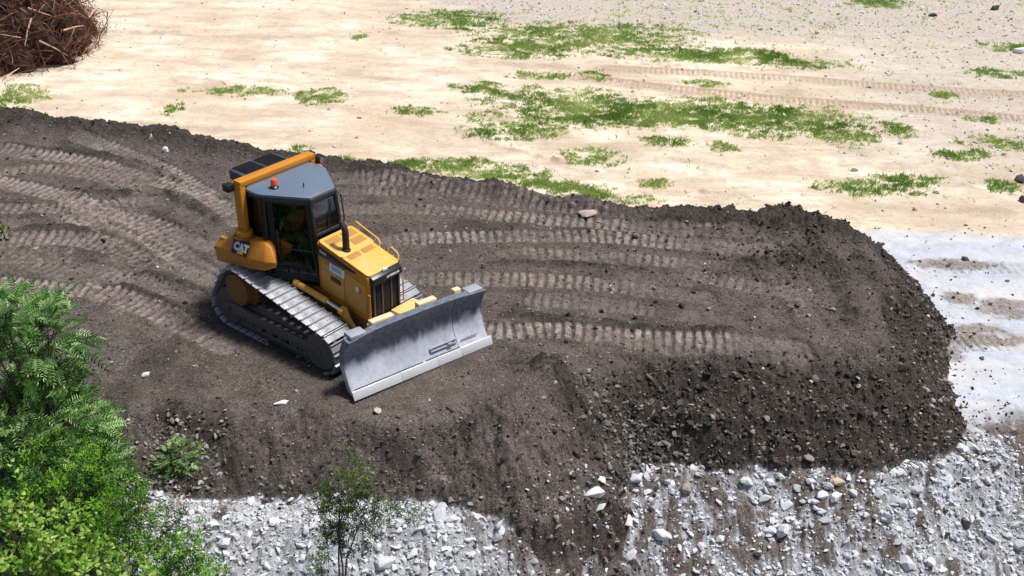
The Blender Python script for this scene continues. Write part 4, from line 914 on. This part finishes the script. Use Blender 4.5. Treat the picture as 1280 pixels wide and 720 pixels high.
# pebbles and clods in the fill
x, y, z, S = scatter(90000, -14, 16, -8, 13.5, lambda x, y, S: S['fill']*(.30+.6*S['onface'])*(1-.8*np.clip(S['tread']*1.3, 0, 1)), 22)
r_ = np.random.default_rng(6); sz = (r_.lognormal(math.log(.020), .5, len(x))*(1+.9*S['onface']*sstep(.6, 1.8, S['dn']))).clip(.010, .10)
stuff_rocks('soil_gravel', x, y, z, sz, SOILG, r_.beta(1.2, 1.9, len(x)), 'small grey and brown stones mixed through the dark soil', 'gravel', seed=6)
x, y, z, S = scatter(90000, -14, 16.2, -8, 13.5, lambda x, y, S: np.clip(.30*(S['dn'] < 2.9)*(1-S['fill'])*(y < 0)+S['fill']*(.03+.65*S['onface']+.25*S['moist_dark']+.5*np.exp(-((x-10.5)/1.6)**2-((y-3.5)/2)**2)), 0, 1)*(1-np.clip(S['tread']*1.6, 0, 1)), 23)
sz = (r_.lognormal(math.log(.030), .55, len(x))*(1+.35*S['onface']*sstep(4.5, 7, x))).clip(.012, .14)*np.where(x < 5, .8, 1)
stuff_rocks('soil_clods', x, y, z, sz, CLODM, r_.random(len(x)), 'dark crumbly clods of soil over the fill', 'soil clods', seed=7)
c0 = P(800, 560, -1.2); x, y, z, S = scatter(2600, c0[0]-1.4, c0[0]+2.2, c0[1]-.8, c0[1]+1.1, lambda x, y, S: S['fill']*np.exp(-((x-c0[0])/.9)**2-((y-c0[1])/.7)**2), 28)
sz = r_.lognormal(math.log(.055), .4, len(x)).clip(.03, .12)
stuff_rocks('hollow_rubble', x, y, z, sz, stone_mat('hollow_stones', (.03,.028,.028), (.34,.33,.32), (.08,.07,.065), True), r_.beta(1, 1.8, len(x)), 'jumbled dark and grey rubble in the hollow at the foot of the fill', 'rubble', seed=12)
c0 = P(205, 590, -.7); x, y, z, S = scatter(1800, c0[0]-1.2, c0[0]+1.5, c0[1]-1, c0[1]+1, lambda x, y, S: np.exp(-((x-c0[0])/.7)**2-((y-c0[1])/.8)**2), 29)
sz = r_.lognormal(math.log(.045), .4, len(x)).clip(.02, .10)
stuff_rocks('bank_rubble', x, y, z, sz, SOILG, r_.beta(1.2, 1.2, len(x)), 'brownish rubble on the bank between the tall shrubs and the small bush', 'rubble', seed=13)
# stones pressed into the tan field and dropped on the road
x, y, z, S = scatter(60000, -22, 32, 4, 40, lambda x, y, S: (1-S['fill'])*(1-S['road'])*(.06+.45*S['grey']+.10*(S['dn'] < 1.0)), 24)
sz = r_.lognormal(math.log(.036), .55, len(x)).clip(.016, .14)
stuff_rocks('field_stones', x, y, z, sz, FIELDG, r_.random(len(x)), 'little white and grey stones strewn over the tan field', 'gravel', seed=8)
x, y, z, S = scatter(16000, 11, 19, -3, 8.5, lambda x, y, S: (1-S['fill'])*np.clip(.55*np.exp(-S['dn'].clip(1.6, 9)*2.2+3.3)+.03+.25*S['mud'], 0, 1)*(S['lip'] > 0), 25)
sz = r_.lognormal(math.log(.022), .6, len(x)).clip(.010, .09)
stuff_rocks('road_clods', x, y, z, sz, CLODM, r_.random(len(x)), 'dark crumbs of soil fallen from the heap onto the pale road', 'soil clods', seed=9)

def rock(x, y, size, mat, label, group=None, cat='rock', prop=(1,.8,.8), rz=None, sink=.25, tilt=.35, proto=None):
    me0 = BIGPROTO[proto if proto is not None else random.randrange(len(BIGPROTO))]; key = me0.name+'_'+mat.name
    me = ROCKM.get(key)
    if me is None: me = me0.copy(); me.materials.clear(); me.materials.append(mat); ROCKM[key] = me
    o = bpy.data.objects.new('rock', me); C.objects.link(o); z = float(H(x, y)[0]); o.location = (x, y, z+size*prop[2]*.6-size*sink)
    o.scale = (size*prop[0], size*prop[1], size*prop[2]); o.rotation_euler = (random.uniform(-tilt, tilt), random.uniform(-tilt, tilt), random.uniform(0, 6.28) if rz is None else rz)
    return tag(o, label, cat, group)
ROCKM = {}
def rock_px(px, py, z0, wpx, mat, label, **k):
    p = at(px, py, z0)
    for _ in range(6): p = at(px, py, float(H(p[0], p[1])[0]))
    d = np.linalg.norm(p-CAM); return rock(p[0], p[1], wpx*d/FPX/2*1.05, mat, label, **k)
WHITER = stone_mat('white_rock', (.66,.66,.68), (.82,.82,.84), (.5,.48,.46)); TANR = stone_mat('tan_rock', (.50,.40,.31), (.56,.46,.37), (.36,.28,.22)); PINKR = stone_mat('pink_rock', (.42,.33,.30), (.46,.37,.34), (.3,.24,.22)); DARKR = stone_mat('dark_rock', (.05,.05,.055), (.09,.085,.09), (.04,.04,.04))
rock_px(735,271,0,26,PINKR,'flat pinkish rock lying in the dark soil near the far edge of the fill',prop=(1,.8,.45),rz=.1,tilt=.1)
rock_px(352,504,0,22,WHITER,'long white stone on the bare soil below the near track of the bulldozer',prop=(1,.5,.5),rz=.3,tilt=.1)
rock_px(472,515,0,15,TANR,'rounded cream stone in front of the near corner of the blade',prop=(1,.95,.9))
rock_px(182,470,0,13,WHITER,'small white stone between the green bush and the near track',prop=(1,.8,.8))
rock_px(207,189,.2,13,WHITER,'white wedge shaped stone on the berm, right one of a pair behind the cab',prop=(.8,.6,1.1),tilt=.6)
rock_px(188,170,.2,9,WHITER,'narrow upright white stone on the crest of the berm, upper one of a pair',prop=(.6,.6,1.6),tilt=.2)
rock_px(1052,577,-1.4,26,TANR,'tan block lying at the foot of the dark heap above the pale slope',prop=(1,.7,.6),rz=.1,tilt=.15)
rock_px(742,629,-1.8,32,WHITER,'large white block at the left end of the rock edge under the fill',prop=(1,.8,.6),rz=.1,tilt=.2)
rock_px(862,572,-1.4,24,SOILROCK,'big brown rounded rock among rubble at the foot of the fill',prop=(.9,.9,.9))
rock_px(1243,12,ZL,14,DARKR,'dark boulder at the far right top of the field',prop=(1,.8,.8))
rock_px(1166,20,ZL,12,DARKR,'small dark rock on the far stony field left of a grass tuft',prop=(1,.8,.7))
rock_px(1274,65,ZL,20,WHITER,'whitish rock at the right edge of the stony field',prop=(1,.8,.8))
rock_px(1276,226,ZL,22,DARKR,'dark rock with a pale top by the grass at the right edge',prop=(1,.8,.7))
rock_px(1280,252,ZL,16,DARKR,'dark boulder on the tan ground just above the pale road at the right edge',prop=(1,.9,.9))
rock_px(1259,352,ZL,6,SOILROCK,'small grey stone on the pale road',prop=(1,.9,.9))
rock_px(1207,325,ZL,12,DARKR,'black clod sitting on the pale road beside the wheel ruts',cat='clod',prop=(1,.8,.7))
rock_px(1159,396,-1,12,WHITER,'bright stone high on the right face of the dark heap',prop=(1,.6,.6))
rock_px(418,183,ZL,9,WHITER,'pale stone on the tan ground right behind the fill edge above the cab',prop=(1,.8,.6))
rock_px(267,656,-1.6,20,PALEROCK,'grey boulder at the left tip of the pale slope beside the shrub',prop=(1,.8,.7))
rock_px(212,574,-.5,14,WHITER,'cream stone in the rubble beside the small pale green bush',prop=(1,.7,.6))
rock_px(785,652,-2,20,WHITER,'long white slab under the rock edge right of the soil chute',prop=(.7,1.3,.6),rz=.2)
# the many others
def describe(label, group, x, y):
    if 'slope below' in group: w = 'at the foot of the soil left of the sapling' if x < .8 else 'right of the sapling' if x < 4.2 else 'under the big white block' if x < 6.5 else 'in the brown stained middle of the rock face' if x < 9.5 else 'in the pale right part of the rock face' if x < 12.5 else 'at the right corner of the picture'
    elif 'dark fill' in group: w = 'between the bushes and the bulldozer' if x < .5 else 'before the blade' if x < 4.5 and y < 1 else 'on the long passes right of the cab' if y > 1.2 and x < 9 else 'near the dark hollow at the foot of the fill' if x < 7 else 'on the front face of the heap' if y < 1.2 else 'on the right hand crest of the heap'
    elif 'white stones' in group: w = 'left of the bulldozer' if x < 0 else 'on the middle of the fill' if x < 7 else 'on the right end of the fill'
    else: w = 'in the left half' if x < 6 else 'in the middle' if x < 15 else 'near the right edge'
    return label+' '+w, group+' '+w
def many(n, box, accept, smin, smax, mat, label, group, seed, near=True):
    rng = np.random.default_rng(seed); x, y, z, S = scatter(n*40, *box, accept, seed); k = rng.permutation(len(x))[:n]
    for i in k:
        lb, gp = describe(label, group, float(x[i]), float(y[i]))
        s_ = smin*(smax/smin)**(rng.random()**1.8); rock(float(x[i]), float(y[i]), s_, mat, lb, gp, prop=(1, rng.uniform(.6,.95), rng.uniform(.55,.9)), tilt=.6)
many(96, (-2.5,16,-8,-1.2), lambda x,y,S: S['pale']*(1-.55*S['stain']), .10,.24, PALEROCK, 'pale broken rock', 'pale rocks on the slope below the fill', 31)
many(20, (-1.5,5,-7,-4), lambda x,y,S: S['pale'], .11,.22, PALEROCK, 'pale broken rock', 'pale rocks on the slope below the fill', 32)
many(22, (5.2,15,-3.6,-2.1), lambda x,y,S: S['pale']*(np.abs(S['lip']+.1)<.4), .10,.22, PALEROCK, 'pale broken rock', 'pale rocks on the slope below the fill', 33)
many(40, (-8,15.5,-6,12), lambda x,y,S: S['fill']*(.25+.6*S['onface'])*(S['tread']<.3), .04,.10, SOILROCK, 'grey brown stone half sunk', 'stones in the dark fill', 34)
many(44, (5,14,-3.6,4), lambda x,y,S: S['fill']*S['onface'], .05,.14, SOILROCK, 'grey brown stone half sunk', 'stones in the dark fill', 35)
many(14, (-8,14,-4,12), lambda x,y,S: S['fill']*(S['tread']<.3), .03,.06, WHITER, 'small whitish loose stone', 'white stones on the fill', 36)
many(26, (-10,30,5,36), lambda x,y,S: (1-S['fill'])*(1-S['road'])*(.05+S['grey']), .06,.16, FIELDROCK, 'grey stone on the tan field', 'grey stones on the field', 37)

# ------------------------------------------------------------------ leaves and plants
def leaf_mat(name, a, b, c_, trans=.35):
    m, nt, bs = new_mat(name); t = N(nt, 'ShaderNodeAttribute', attribute_name='tone').outputs['Fac']
    cr = N(nt, 'ShaderNodeValToRGB'); nt.links.new(t, cr.inputs[0]); e = cr.color_ramp.elements; e[0].color = (*a, 1); e[1].color = (*c_, 1); k = e.new(.5); k.color = (*b, 1)
    nt.links.new(cr.outputs[0], bs.inputs['Base Color']); bs.inputs['Roughness'].default_value = .45; bs.inputs['Specular IOR Level'].default_value = .35
    tr = N(nt, 'ShaderNodeBsdfTranslucent'); nt.links.new(cr.outputs[0], tr.inputs[0]); ms = N(nt, 'ShaderNodeMixShader'); ms.inputs[0].default_value = trans
    nt.links.new(bs.outputs[0], ms.inputs[1]); nt.links.new(tr.outputs[0], ms.inputs[2]); nt.links.new(ms.outputs[0], nt.nodes['Material Output'].inputs[0]); return m
BARK = solid('bark', (.07,.05,.035), .9, 0, .3)
def unit(v): return v/np.maximum(np.linalg.norm(v, axis=-1, keepdims=True), 1e-9)
def leaves(o, d, side, L, W, droop=.15, fold=.2):
    """folded six-corner leaf blades: o base, d direction, side = blade plane"""
    n = len(o); up = unit(np.cross(d, side)); L = L[:, None]; W = W[:, None]
    pts = [o, o+d*L*.33+side*W*.5+up*W*fold, o+d*L*.72+side*W*.36+up*(W*fold*.7-L*droop*.5), o+d*L-up*L*droop, o+d*L*.72-side*W*.36+up*(W*fold*.7-L*droop*.5), o+d*L*.33-side*W*.5+up*W*fold]
    V = np.stack(pts, 1).reshape(-1,3); b = (np.arange(n)*6)[:, None]; F = np.concatenate([b+np.array([[0,1,2,3]]), b+np.array([[0,3,4,5]])])
    return V, F
def in_blobs(n, blobs, rng, shell=.45):
    w = np.array([b[1][0]*b[1][1]*b[1][2] for b in blobs])**.67; w /= w.sum(); k = rng.choice(len(blobs), n, p=w)
    c_ = np.array([b[0] for b in blobs])[k]; r = np.array([b[1] for b in blobs])[k]; u = unit(rng.normal(size=(n,3))); rad = (shell**3+rng.random(n)*(1-shell**3))**(1/3)
    return c_+u*r*rad[:, None], u, k
def plant(name, base, blobs, mat, label, cat, seed, n, Ls, Wf, mode='pinnate', pairs=7, frond=.34, up=.35, group=None, stems=7, stem_r=.03, jitter=.3, gapf=1.5, gap=.0, tonebias=0.0):
    rng = np.random.default_rng(seed); root = empty(name, base, 0, label, cat, group); b0 = np.array(base)
    P_, u, k = in_blobs(n, blobs, rng)
    if gap > 0:
        g = perlin(P_[:,0]*gapf+P_[:,1]*gapf, P_[:,2]*gapf, seed); keep = g > -1+gap*1.0; P_, u, k = P_[keep], u[keep], k[keep]
    n = len(P_); d = unit(u+np.array([0,0,up])+rng.normal(size=(n,3))*jitter); base_t = np.clip(.5+.25*rng.normal(size=n)+.7*perlin(P_[:,0]*2.1, P_[:,2]*2.1+P_[:,1], seed+3)+tonebias, 0, 1)
    zup = np.array([0,0,1.0]); sd = unit(np.cross(d, zup)+rng.normal(size=(n,3))*.25); sd = unit(sd-d*(sd*d).sum(1, keepdims=True)); nrm = np.cross(sd, d)
    if mode == 'pinnate':
        Vs, Fs, Ts = [], [], []; off = 0; fl = frond*rng.uniform(.7,1.25,n)
        for q in range(pairs):
            t = (q+1)/(pairs+.3); pos = P_+d*(fl*t)[:, None]-np.array([0,0,1.0])*(fl*.30*t*t)[:, None]
            for s_ in (-1, 1):
                dd = unit(sd*s_+d*.55-zup*.15*t+rng.normal(size=(n,3))*.10); side = unit(d-dd*(d*dd).sum(1, keepdims=True)); sc = (1-.45*abs(t-.45))*rng.uniform(.8,1.15,n)
                V, F = leaves(pos, dd, side, Ls*sc, Ls*sc*Wf, .18, .18); Vs.append(V); Fs.append(F+off); off += len(V); Ts.append(np.repeat(np.clip(base_t+rng.normal(size=n)*.08, 0, 1), 6))
        V, F = leaves(P_+d*fl[:, None]-np.array([0,0,1.0])*(fl*.3)[:, None], unit(d-zup*.4), sd, np.full(n, Ls), np.full(n, Ls*Wf)); Vs.append(V); Fs.append(F+off); off += len(V); Ts.append(np.repeat(base_t, 6))
        e = P_+d*fl[:, None]-zup*(fl*.3)[:, None]; mdl = P_+d*(fl*.5)[:, None]-zup*(fl*.075)[:, None]
        for a, b in ((P_, mdl), (mdl, e)):
            V = np.stack([a-sd*.003, a+sd*.003, b+sd*.002, b-sd*.002], 1).reshape(-1,3); Vs.append(V); Fs.append(np.arange(len(V)).reshape(-1,4)+off); off += len(V); Ts.append(np.repeat(base_t*.5, 4))
        V = np.concatenate(Vs); F = np.concatenate(Fs); T = np.concatenate(Ts)
    else:                                       # sprigs: leaves round a short twig
        Vs, Fs, Ts = [], [], []; off = 0; m = pairs; tl = frond*rng.uniform(.6,1.3,n)
        for q in range(m):
            t = (q+.6)/m; pos = P_+d*(tl*t)[:, None]; a = q*2.4+rng.random(n); ax = sd*np.cos(a)[:, None]+nrm*np.sin(a)[:, None]
            dd = unit(ax+d*.5-zup*.15+rng.normal(size=(n,3))*.2); side = unit(np.cross(dd, zup+rng.normal(size=(n,3))*.35)); sc = rng.uniform(.65,1.2,n)*(1.1-.35*t)
            V, F = leaves(pos, dd, side, Ls*sc, Ls*sc*Wf, .2, .22); Vs.append(V); Fs.append(F+off); off += len(V); Ts.append(np.repeat(np.clip(base_t+.12*t+rng.normal(size=n)*.10, 0, 1), 6))
        e = P_+d*tl[:, None]; V = np.stack([P_-sd*.003, P_+sd*.003, e+sd*.0015, e-sd*.0015], 1).reshape(-1,3); Vs.append(V); Fs.append(np.arange(len(V)).reshape(-1,4)+off); Ts.append(np.repeat(base_t*.4, 4))
        V = np.concatenate(Vs); F = np.concatenate(Fs); T = np.concatenate(Ts)
    me = raw_mesh('foliage', V-b0, F); set_attr(me, 'tone', T); me.materials.append(mat); fo = bpy.data.objects.new('foliage', me); C.objects.link(fo); fo.parent = root
    m = MB(); rr_ = random.Random(seed)
    cs = [Vector(b[0])-Vector(base) for b in blobs]
    for i in range(stems):
        c_ = cs[i % len(cs)]; r = blobs[i % len(cs)][1]; tip = c_+Vector((rr_.uniform(-.5,.5)*r[0], rr_.uniform(-.5,.5)*r[1], rr_.uniform(0,.8)*r[2])); s0 = Vector((rr_.uniform(-.06,.06), rr_.uniform(-.06,.06), -.1))
        pts = [s0, s0.lerp(tip, .35)+Vector((rr_.uniform(-.08,.08), rr_.uniform(-.08,.08), .08*tip.z)), s0.lerp(tip, .7)+Vector((rr_.uniform(-.08,.08), rr_.uniform(-.08,.08), .06*tip.z)), tip]
        m.tube(pts, [stem_r, stem_r*.75, stem_r*.5, stem_r*.2], 6)
        for j in range(4):
            a = pts[1].lerp(pts[3], rr_.uniform(.1,.9)); b = c_+Vector((rr_.uniform(-.8,.8)*r[0], rr_.uniform(-.8,.8)*r[1], rr_.uniform(-.3,.8)*r[2])); m.tube([a, a.lerp(b, .5)+Vector((0,0,.05)), b], [stem_r*.35, stem_r*.25, stem_r*.1], 5)
    m.build('stem', BARK, root); return root
def ray_y(px, py, Y):
    a = at(px, py, 0.0); v = a-CAM; t = (Y-CAM[1])/v[1]; return CAM+v*t
def blob(px, py, Y, rpx, rpy, ry=None):
    c_ = ray_y(px, py, Y); k = np.linalg.norm(c_-CAM)/FPX; return (tuple(c_), (rpx*k, (ry if ry else rpx*k), rpy*k))
def ground_pt(x, y): return (float(x), float(y), float(H(x, y)[0]))
FERN = leaf_mat('feather_leaf', (.010,.045,.005), (.07,.20,.025), (.45,.66,.28), .25); DARKG = leaf_mat('dense_leaf', (.006,.028,.002), (.035,.13,.008), (.22,.46,.03), .25); BRIGHT = leaf_mat('bright_leaf', (.05,.15,.01), (.20,.40,.04), (.50,.66,.18), .4)
PALEL = leaf_mat('pale_leaf', (.16,.28,.09), (.32,.48,.20), (.55,.68,.40)); SAPL = leaf_mat('sapling_leaf', (.008,.018,.004), (.030,.058,.010), (.12,.19,.04), .15); LIME = leaf_mat('lime_leaf', (.12,.25,.03), (.25,.42,.07), (.4,.55,.15), .4)
B1 = [blob(15,475,-4.4,72,80), blob(68,540,-4.6,64,80), blob(60,420,-4.3,45,40), blob(115,590,-4.9,42,55), blob(10,400,-4.4,40,28), blob(30,560,-5.2,80,80)]
c1 = B1[1][0]; plant('feathery_shrub', ground_pt(c1[0], c1[1]), B1, FERN, 'tall feathery leaved green shrub at the left edge, upper one of the overlapping shrubs', 'shrub', 41, 2300, .095, .30, 'pinnate', 7, .34, .25, stems=14, gap=.65)
B2 = [blob(110,640,-6.4,70,55), blob(180,700,-6.6,75,50), blob(70,600,-6.0,60,45), blob(150,760,-7.2,110,60), blob(40,680,-6.6,70,70), blob(235,740,-6.8,45,40), blob(140,620,-6.0,32,35)]
c1 = B2[0][0]; plant('dense_shrub', ground_pt(c1[0], c1[1]), B2, DARKG, 'dense dark green shrub with small leaves at the lower left, beside the pale slope', 'shrub', 42, 3300, .062, .42, 'sprig', 9, .20, .45, stems=12)
B3 = [blob(25,650,-8.0,55,40), blob(75,690,-8.1,45,40), blob(20,720,-8.4,60,50), blob(110,735,-8.3,45,20)]
c1 = B3[1][0]; plant('broadleaf_shrub', ground_pt(c1[0], c1[1]), B3, BRIGHT, 'bright yellow green broad leaved shrub in the bottom left corner', 'shrub', 43, 190, .095, .72, 'sprig', 7, .30, .8, stems=9, stem_r=.02)
B4 = [blob(232,568,-3.55,26,17), blob(215,580,-3.6,22,14), blob(250,580,-3.6,18,16)]
c1 = B4[0][0]; plant('small_bush', ground_pt(c1[0], c1[1]), B4, PALEL, 'small pale green bush alone on the rubble right of the tall shrubs', 'bush', 44, 900, .06, .34, 'pinnate', 6, .12, .6, stems=6, stem_r=.01)
B5 = [blob(165,700,-8.2,16,18), blob(172,715,-8.2,20,14), blob(130,690,-8.1,12,14)]
c1 = B5[0][0]; plant('leafy_shoot', ground_pt(c1[0], c1[1]), B5, LIME, 'lime green shoot with heart shaped leaves poking up before the dark shrub', 'plant', 45, 26, .085, .75, 'sprig', 4, .2, 1.0, stems=3, stem_r=.008)
B6 = [blob(-12,290,-1.0,16,30)]
c1 = B6[0][0]; plant('edge_bush', ground_pt(-8.6, 1.2), [blob(-14,275,1.2,20,16), blob(-12,308,1.2,18,14), blob(-40,300,1.2,35,40)], SAPL, 'dark leaved bush just showing at the left edge of the soil', 'bush', 46, 120, .10, .6, 'sprig', 6, .2, .3, stems=4, stem_r=.015)
# sapling and the sprout beside it, rooted in the pale slope
Y = -5.7; B7 = [blob(432,620,Y,26,30,.3), blob(455,640,Y,26,22,.3), blob(420,650,Y,22,26,.3), blob(448,600,Y,14,22,.2), blob(492,640,Y,38,11,.2), blob(445,672,Y,26,16,.25), blob(410,622,Y,14,18,.2), blob(440,578,Y,6,10,.1)]
c1 = ray_y(425, 722, Y); base = ground_pt(c1[0], c1[1]); plant('sapling', base, B7, SAPL, 'thin stemmed sapling with sparse dark green foliage standing before the pale slope', 'sapling', 47, 560, .062, .32, 'sprig', 8, .17, .6, stems=3, stem_r=.020, jitter=.5)
B8 = [blob(404,690,-5.9,8,16,.1), blob(410,672,-5.9,5,12,.08), blob(396,705,-5.9,10,14,.1)]
c1 = B8[0][0]; plant('sprout', ground_pt(c1[0], c1[1]), B8, LIME, 'bright green sprout just left of the sapling stem', 'plant', 48, 60, .055, .35, 'sprig', 6, .12, .9, stems=3, stem_r=.008)

# grass on the field: fine blades, thickest where the patches are
def grass():
    rng = np.random.default_rng(51); xs, ys = [], []
    for c0, ax, ay in GR:
        n = int(1500*ax*ay*2.2+250); q = unit(rng.normal(size=(n,2)))*np.sqrt(rng.random(n))[:, None]*1.35; xs.append(c0[0]+q[:,0]*ax); ys.append(c0[1]+q[:,1]*ay)
    xs.append(rng.uniform(0, 32, 60000)); ys.append(rng.uniform(8, 38, 60000))
    x = np.concatenate(xs); y = np.concatenate(ys); S = surface(x, y); k = (rng.random(len(x)) < S['grass']**1.6*.5) & infront(x, y, S['z']); x, y, z = x[k], y[k], S['z'][k]
    if len(x) > 70000: s_ = rng.permutation(len(x))[:70000]; x, y, z = x[s_], y[s_], z[s_]
    nb = 3; x = np.repeat(x, nb)+rng.normal(size=len(x)*nb)*.03; y = np.repeat(y, nb)+rng.normal(size=len(y)*nb)*.03; z = np.repeat(z, nb)-.01; n = len(x)
    o = np.stack([x, y, z], -1); a = rng.random(n)*6.283; h = rng.uniform(.04,.13,n)*(1+.6*perlin(x*.9, y*.9, 61)); d = unit(np.stack([np.cos(a)*.55, np.sin(a)*.55, np.ones(n)], -1)); s_ = np.stack([-np.sin(a), np.cos(a), np.zeros(n)], -1)
    V = np.stack([o-s_*.010, o+s_*.010, o+d*(h*.6)[:, None]+s_*.007, o+d*h[:, None]+np.stack([np.cos(a), np.sin(a), -np.ones(n)*.3], -1)*(h*.3)[:, None], o+d*(h*.6)[:, None]-s_*.007], 1).reshape(-1,3)
    F = np.arange(len(V)).reshape(-1,5); me = bpy.data.meshes.new('grass'); me = raw_mesh('grass', V, F); tone = np.clip(.45+.25*rng.normal(size=n)+.5*perlin(x*.6, y*.6, 63), 0, 1); set_attr(me, 'tone', np.repeat(tone, 5))
    me.materials.append(leaf_mat('grass_blade', (.16,.30,.05), (.36,.54,.13), (.68,.70,.36), .45)); ob = bpy.data.objects.new('grass', me); C.objects.link(ob); tag(ob, 'green grass in patches over the tan field', 'grass', kind='stuff')
grass()

# ------------------------------------------------------------------ brush pile of dug out roots
def brush_pile():
    rng = np.random.default_rng(71); cx, cy = -17.15, 22.0; R0 = (4.9, 4.0, 3.6); z0 = ZL
    root = empty('brush_pile', (cx, cy, z0), 0, 'big tangled heap of reddish brown roots and twigs at the top left of the field', 'brush pile')
    def rad(th_, ph): return 1+.13*perlin(th_*1.6+3, ph*2.0, 5)+.07*perlin(th_*5, ph*5, 6)
    nth, nph = 90, 30; th_ = np.linspace(0, math.tau, nth, endpoint=False); ph = np.linspace(0, math.pi/2, nph)
    T_, Pp = np.meshgrid(th_, ph, indexing='ij'); r = rad(np.cos(T_)*2, np.sin(T_)*2+Pp)*.93; V = np.stack([R0[0]*r*np.cos(T_)*np.cos(Pp)**.6, R0[1]*r*np.sin(T_)*np.cos(Pp)**.6, R0[2]*r*np.sin(Pp)-.1], -1)
    V += rng.normal(size=V.shape)*.035; V = V.reshape(-1,3); F = []
    for i in range(nth):
        for j in range(nph-1): F.append((i*nph+j, ((i+1) % nth)*nph+j, ((i+1) % nth)*nph+j+1, i*nph+j+1))
    me = raw_mesh('earth_core', V, F); m_, nt, bs = new_mat('pile_earth'); v = coords(nt); n1 = noise(nt, v, 5, 5, .7, .4, .65); nt.links.new(mix(nt, n1, (.022,.011,.008), (.10,.048,.030)), bs.inputs['Base Color']); bs.inputs['Roughness'].default_value = .95; bump(nt, bs, n1, .8, .05); me.materials.append(m_)
    o = bpy.data.objects.new('earth_core', me); C.objects.link(o); o.parent = root
    tm, nt, bs = new_mat('twig'); t = N(nt, 'ShaderNodeAttribute', attribute_name='tone').outputs['Fac']; cr = N(nt, 'ShaderNodeValToRGB'); nt.links.new(t, cr.inputs[0]); e = cr.color_ramp.elements; e[0].color = (.035,.016,.010,1); e[1].color = (.58,.38,.26,1)
    for p_, c_ in ((.5,(.13,.05,.028,1)),(.8,(.32,.15,.09,1))): k = e.new(p_); k.color = c_
    nt.links.new(cr.outputs[0], bs.inputs['Base Color']); bs.inputs['Roughness'].default_value = .8
    def sticks(n, l0, l1, r0, r1, tone, out_=.12, curl=.5, low=0.0):
        a = rng.random(n)*math.tau; p = np.arcsin(low+(1-low)*rng.random(n)*.98); r = rad(np.cos(a)*2, np.sin(a)*2+p)*rng.uniform(.88,1.05,n)
        c_ = np.stack([R0[0]*r*np.cos(a)*np.cos(p)**.6, R0[1]*r*np.sin(a)*np.cos(p)**.6, R0[2]*r*np.sin(p)+.05], -1); nr = unit(c_/np.array(R0)**2); d = unit(rng.normal(size=(n,3))); d = unit(d-nr*(d*nr).sum(1, keepdims=True)*(1-out_)+nr*out_*rng.normal(size=(n,1)))
        L_ = l0*(l1/l0)**rng.random(n); rr_ = (r0*(r1/r0)**rng.random(n)); bend = unit(np.cross(d, rng.normal(size=(n,3))))*curl; NS = 6; ring = []; prev = c_-d*(L_/2)[:, None]
        cur = d.copy(); pts = [prev]
        for q in range(NS-1):
            cur = unit(cur+bend*.35+rng.normal(size=(n,3))*.22*curl); prev = prev+cur*(L_/(NS-1))[:, None]; pts.append(prev)
        s1 = unit(np.cross(d, nr)); s2 = np.cross(d, s1)
        for q in range(NS):
            w = (rr_*(1-.75*q/(NS-1)))[:, None]; ring += [pts[q]+s1*w, pts[q]-s1*w*.5+s2*w*.87, pts[q]-s1*w*.5-s2*w*.87]
        V = np.stack(ring, 1).reshape(-1,3); b = np.arange(n)*NS*3; fs = []
        for q in range(NS-1):
            for k in range(3): a0 = q*3+k; a1 = q*3+(k+1) % 3; fs.append(np.stack([b+a0, b+a1, b+a1+3, b+a0+3], -1))
        return V, np.concatenate(fs), np.repeat(np.clip(tone(n), 0, 1), NS*3)
    Vs, Fs, Ts = [], [], []; off = 0
    for args in ((5200,.25,1.0,.007,.018,lambda n: rng.beta(1.6,3.2,n),.35,.9),(1100,.6,1.9,.014,.04,lambda n: rng.beta(2,2.6,n),.25,.5),(260,.4,1.5,.012,.03,lambda n: rng.uniform(.7,1,n),.3,.35)):
        V, F, T = sticks(*args); Vs.append(V); Fs.append(F+off); Ts.append(T); off += len(V)
    me = raw_mesh('tangled_roots', np.concatenate(Vs), np.concatenate(Fs)); set_attr(me, 'tone', np.concatenate(Ts)); me.materials.append(tm); o = bpy.data.objects.new('tangled_roots', me); C.objects.link(o); o.parent = root; o['kind'] = 'stuff'
    # a few long bleached branches on the outside
    pale = solid('bleached_wood', (.60,.42,.29), .75, 0, .3, (.3,.17,.1)); rr2 = random.Random(5)
    for (px, py, dx, dy) in ((70,62,42,22),(35,40,-8,34),(118,15,14,-14),(15,95,18,-20),(92,35,26,-6),(50,15,30,10)):
        a = ray_y(px-dx/2, py-dy/2, cy-3.2); b = ray_y(px+dx/2, py+dy/2, cy-3.2)
        def onto(p):     # walk along the view ray to the surface of the heap
            v = unit(p-CAM); q = CAM+v*28
            for i in range(400):
                q = q+v*.05; e_ = (q-np.array([cx,cy,z0]))/np.array(R0)
                if (e_*e_).sum() < 1.05 or q[2] < ZL+.03: break
            return q
        a, b = onto(a), onto(b); mdl = (a+b)/2+np.array([rr2.uniform(-.1,.1), -.12, rr2.uniform(0,.12)]); m = MB(); m.tube([tuple(a-np.array([cx,cy,z0])), tuple(mdl-np.array([cx,cy,z0])), tuple(b-np.array([cx,cy,z0]))], [.035,.028,.012], 7); m.build('branch', pale, root)
brush_pile()
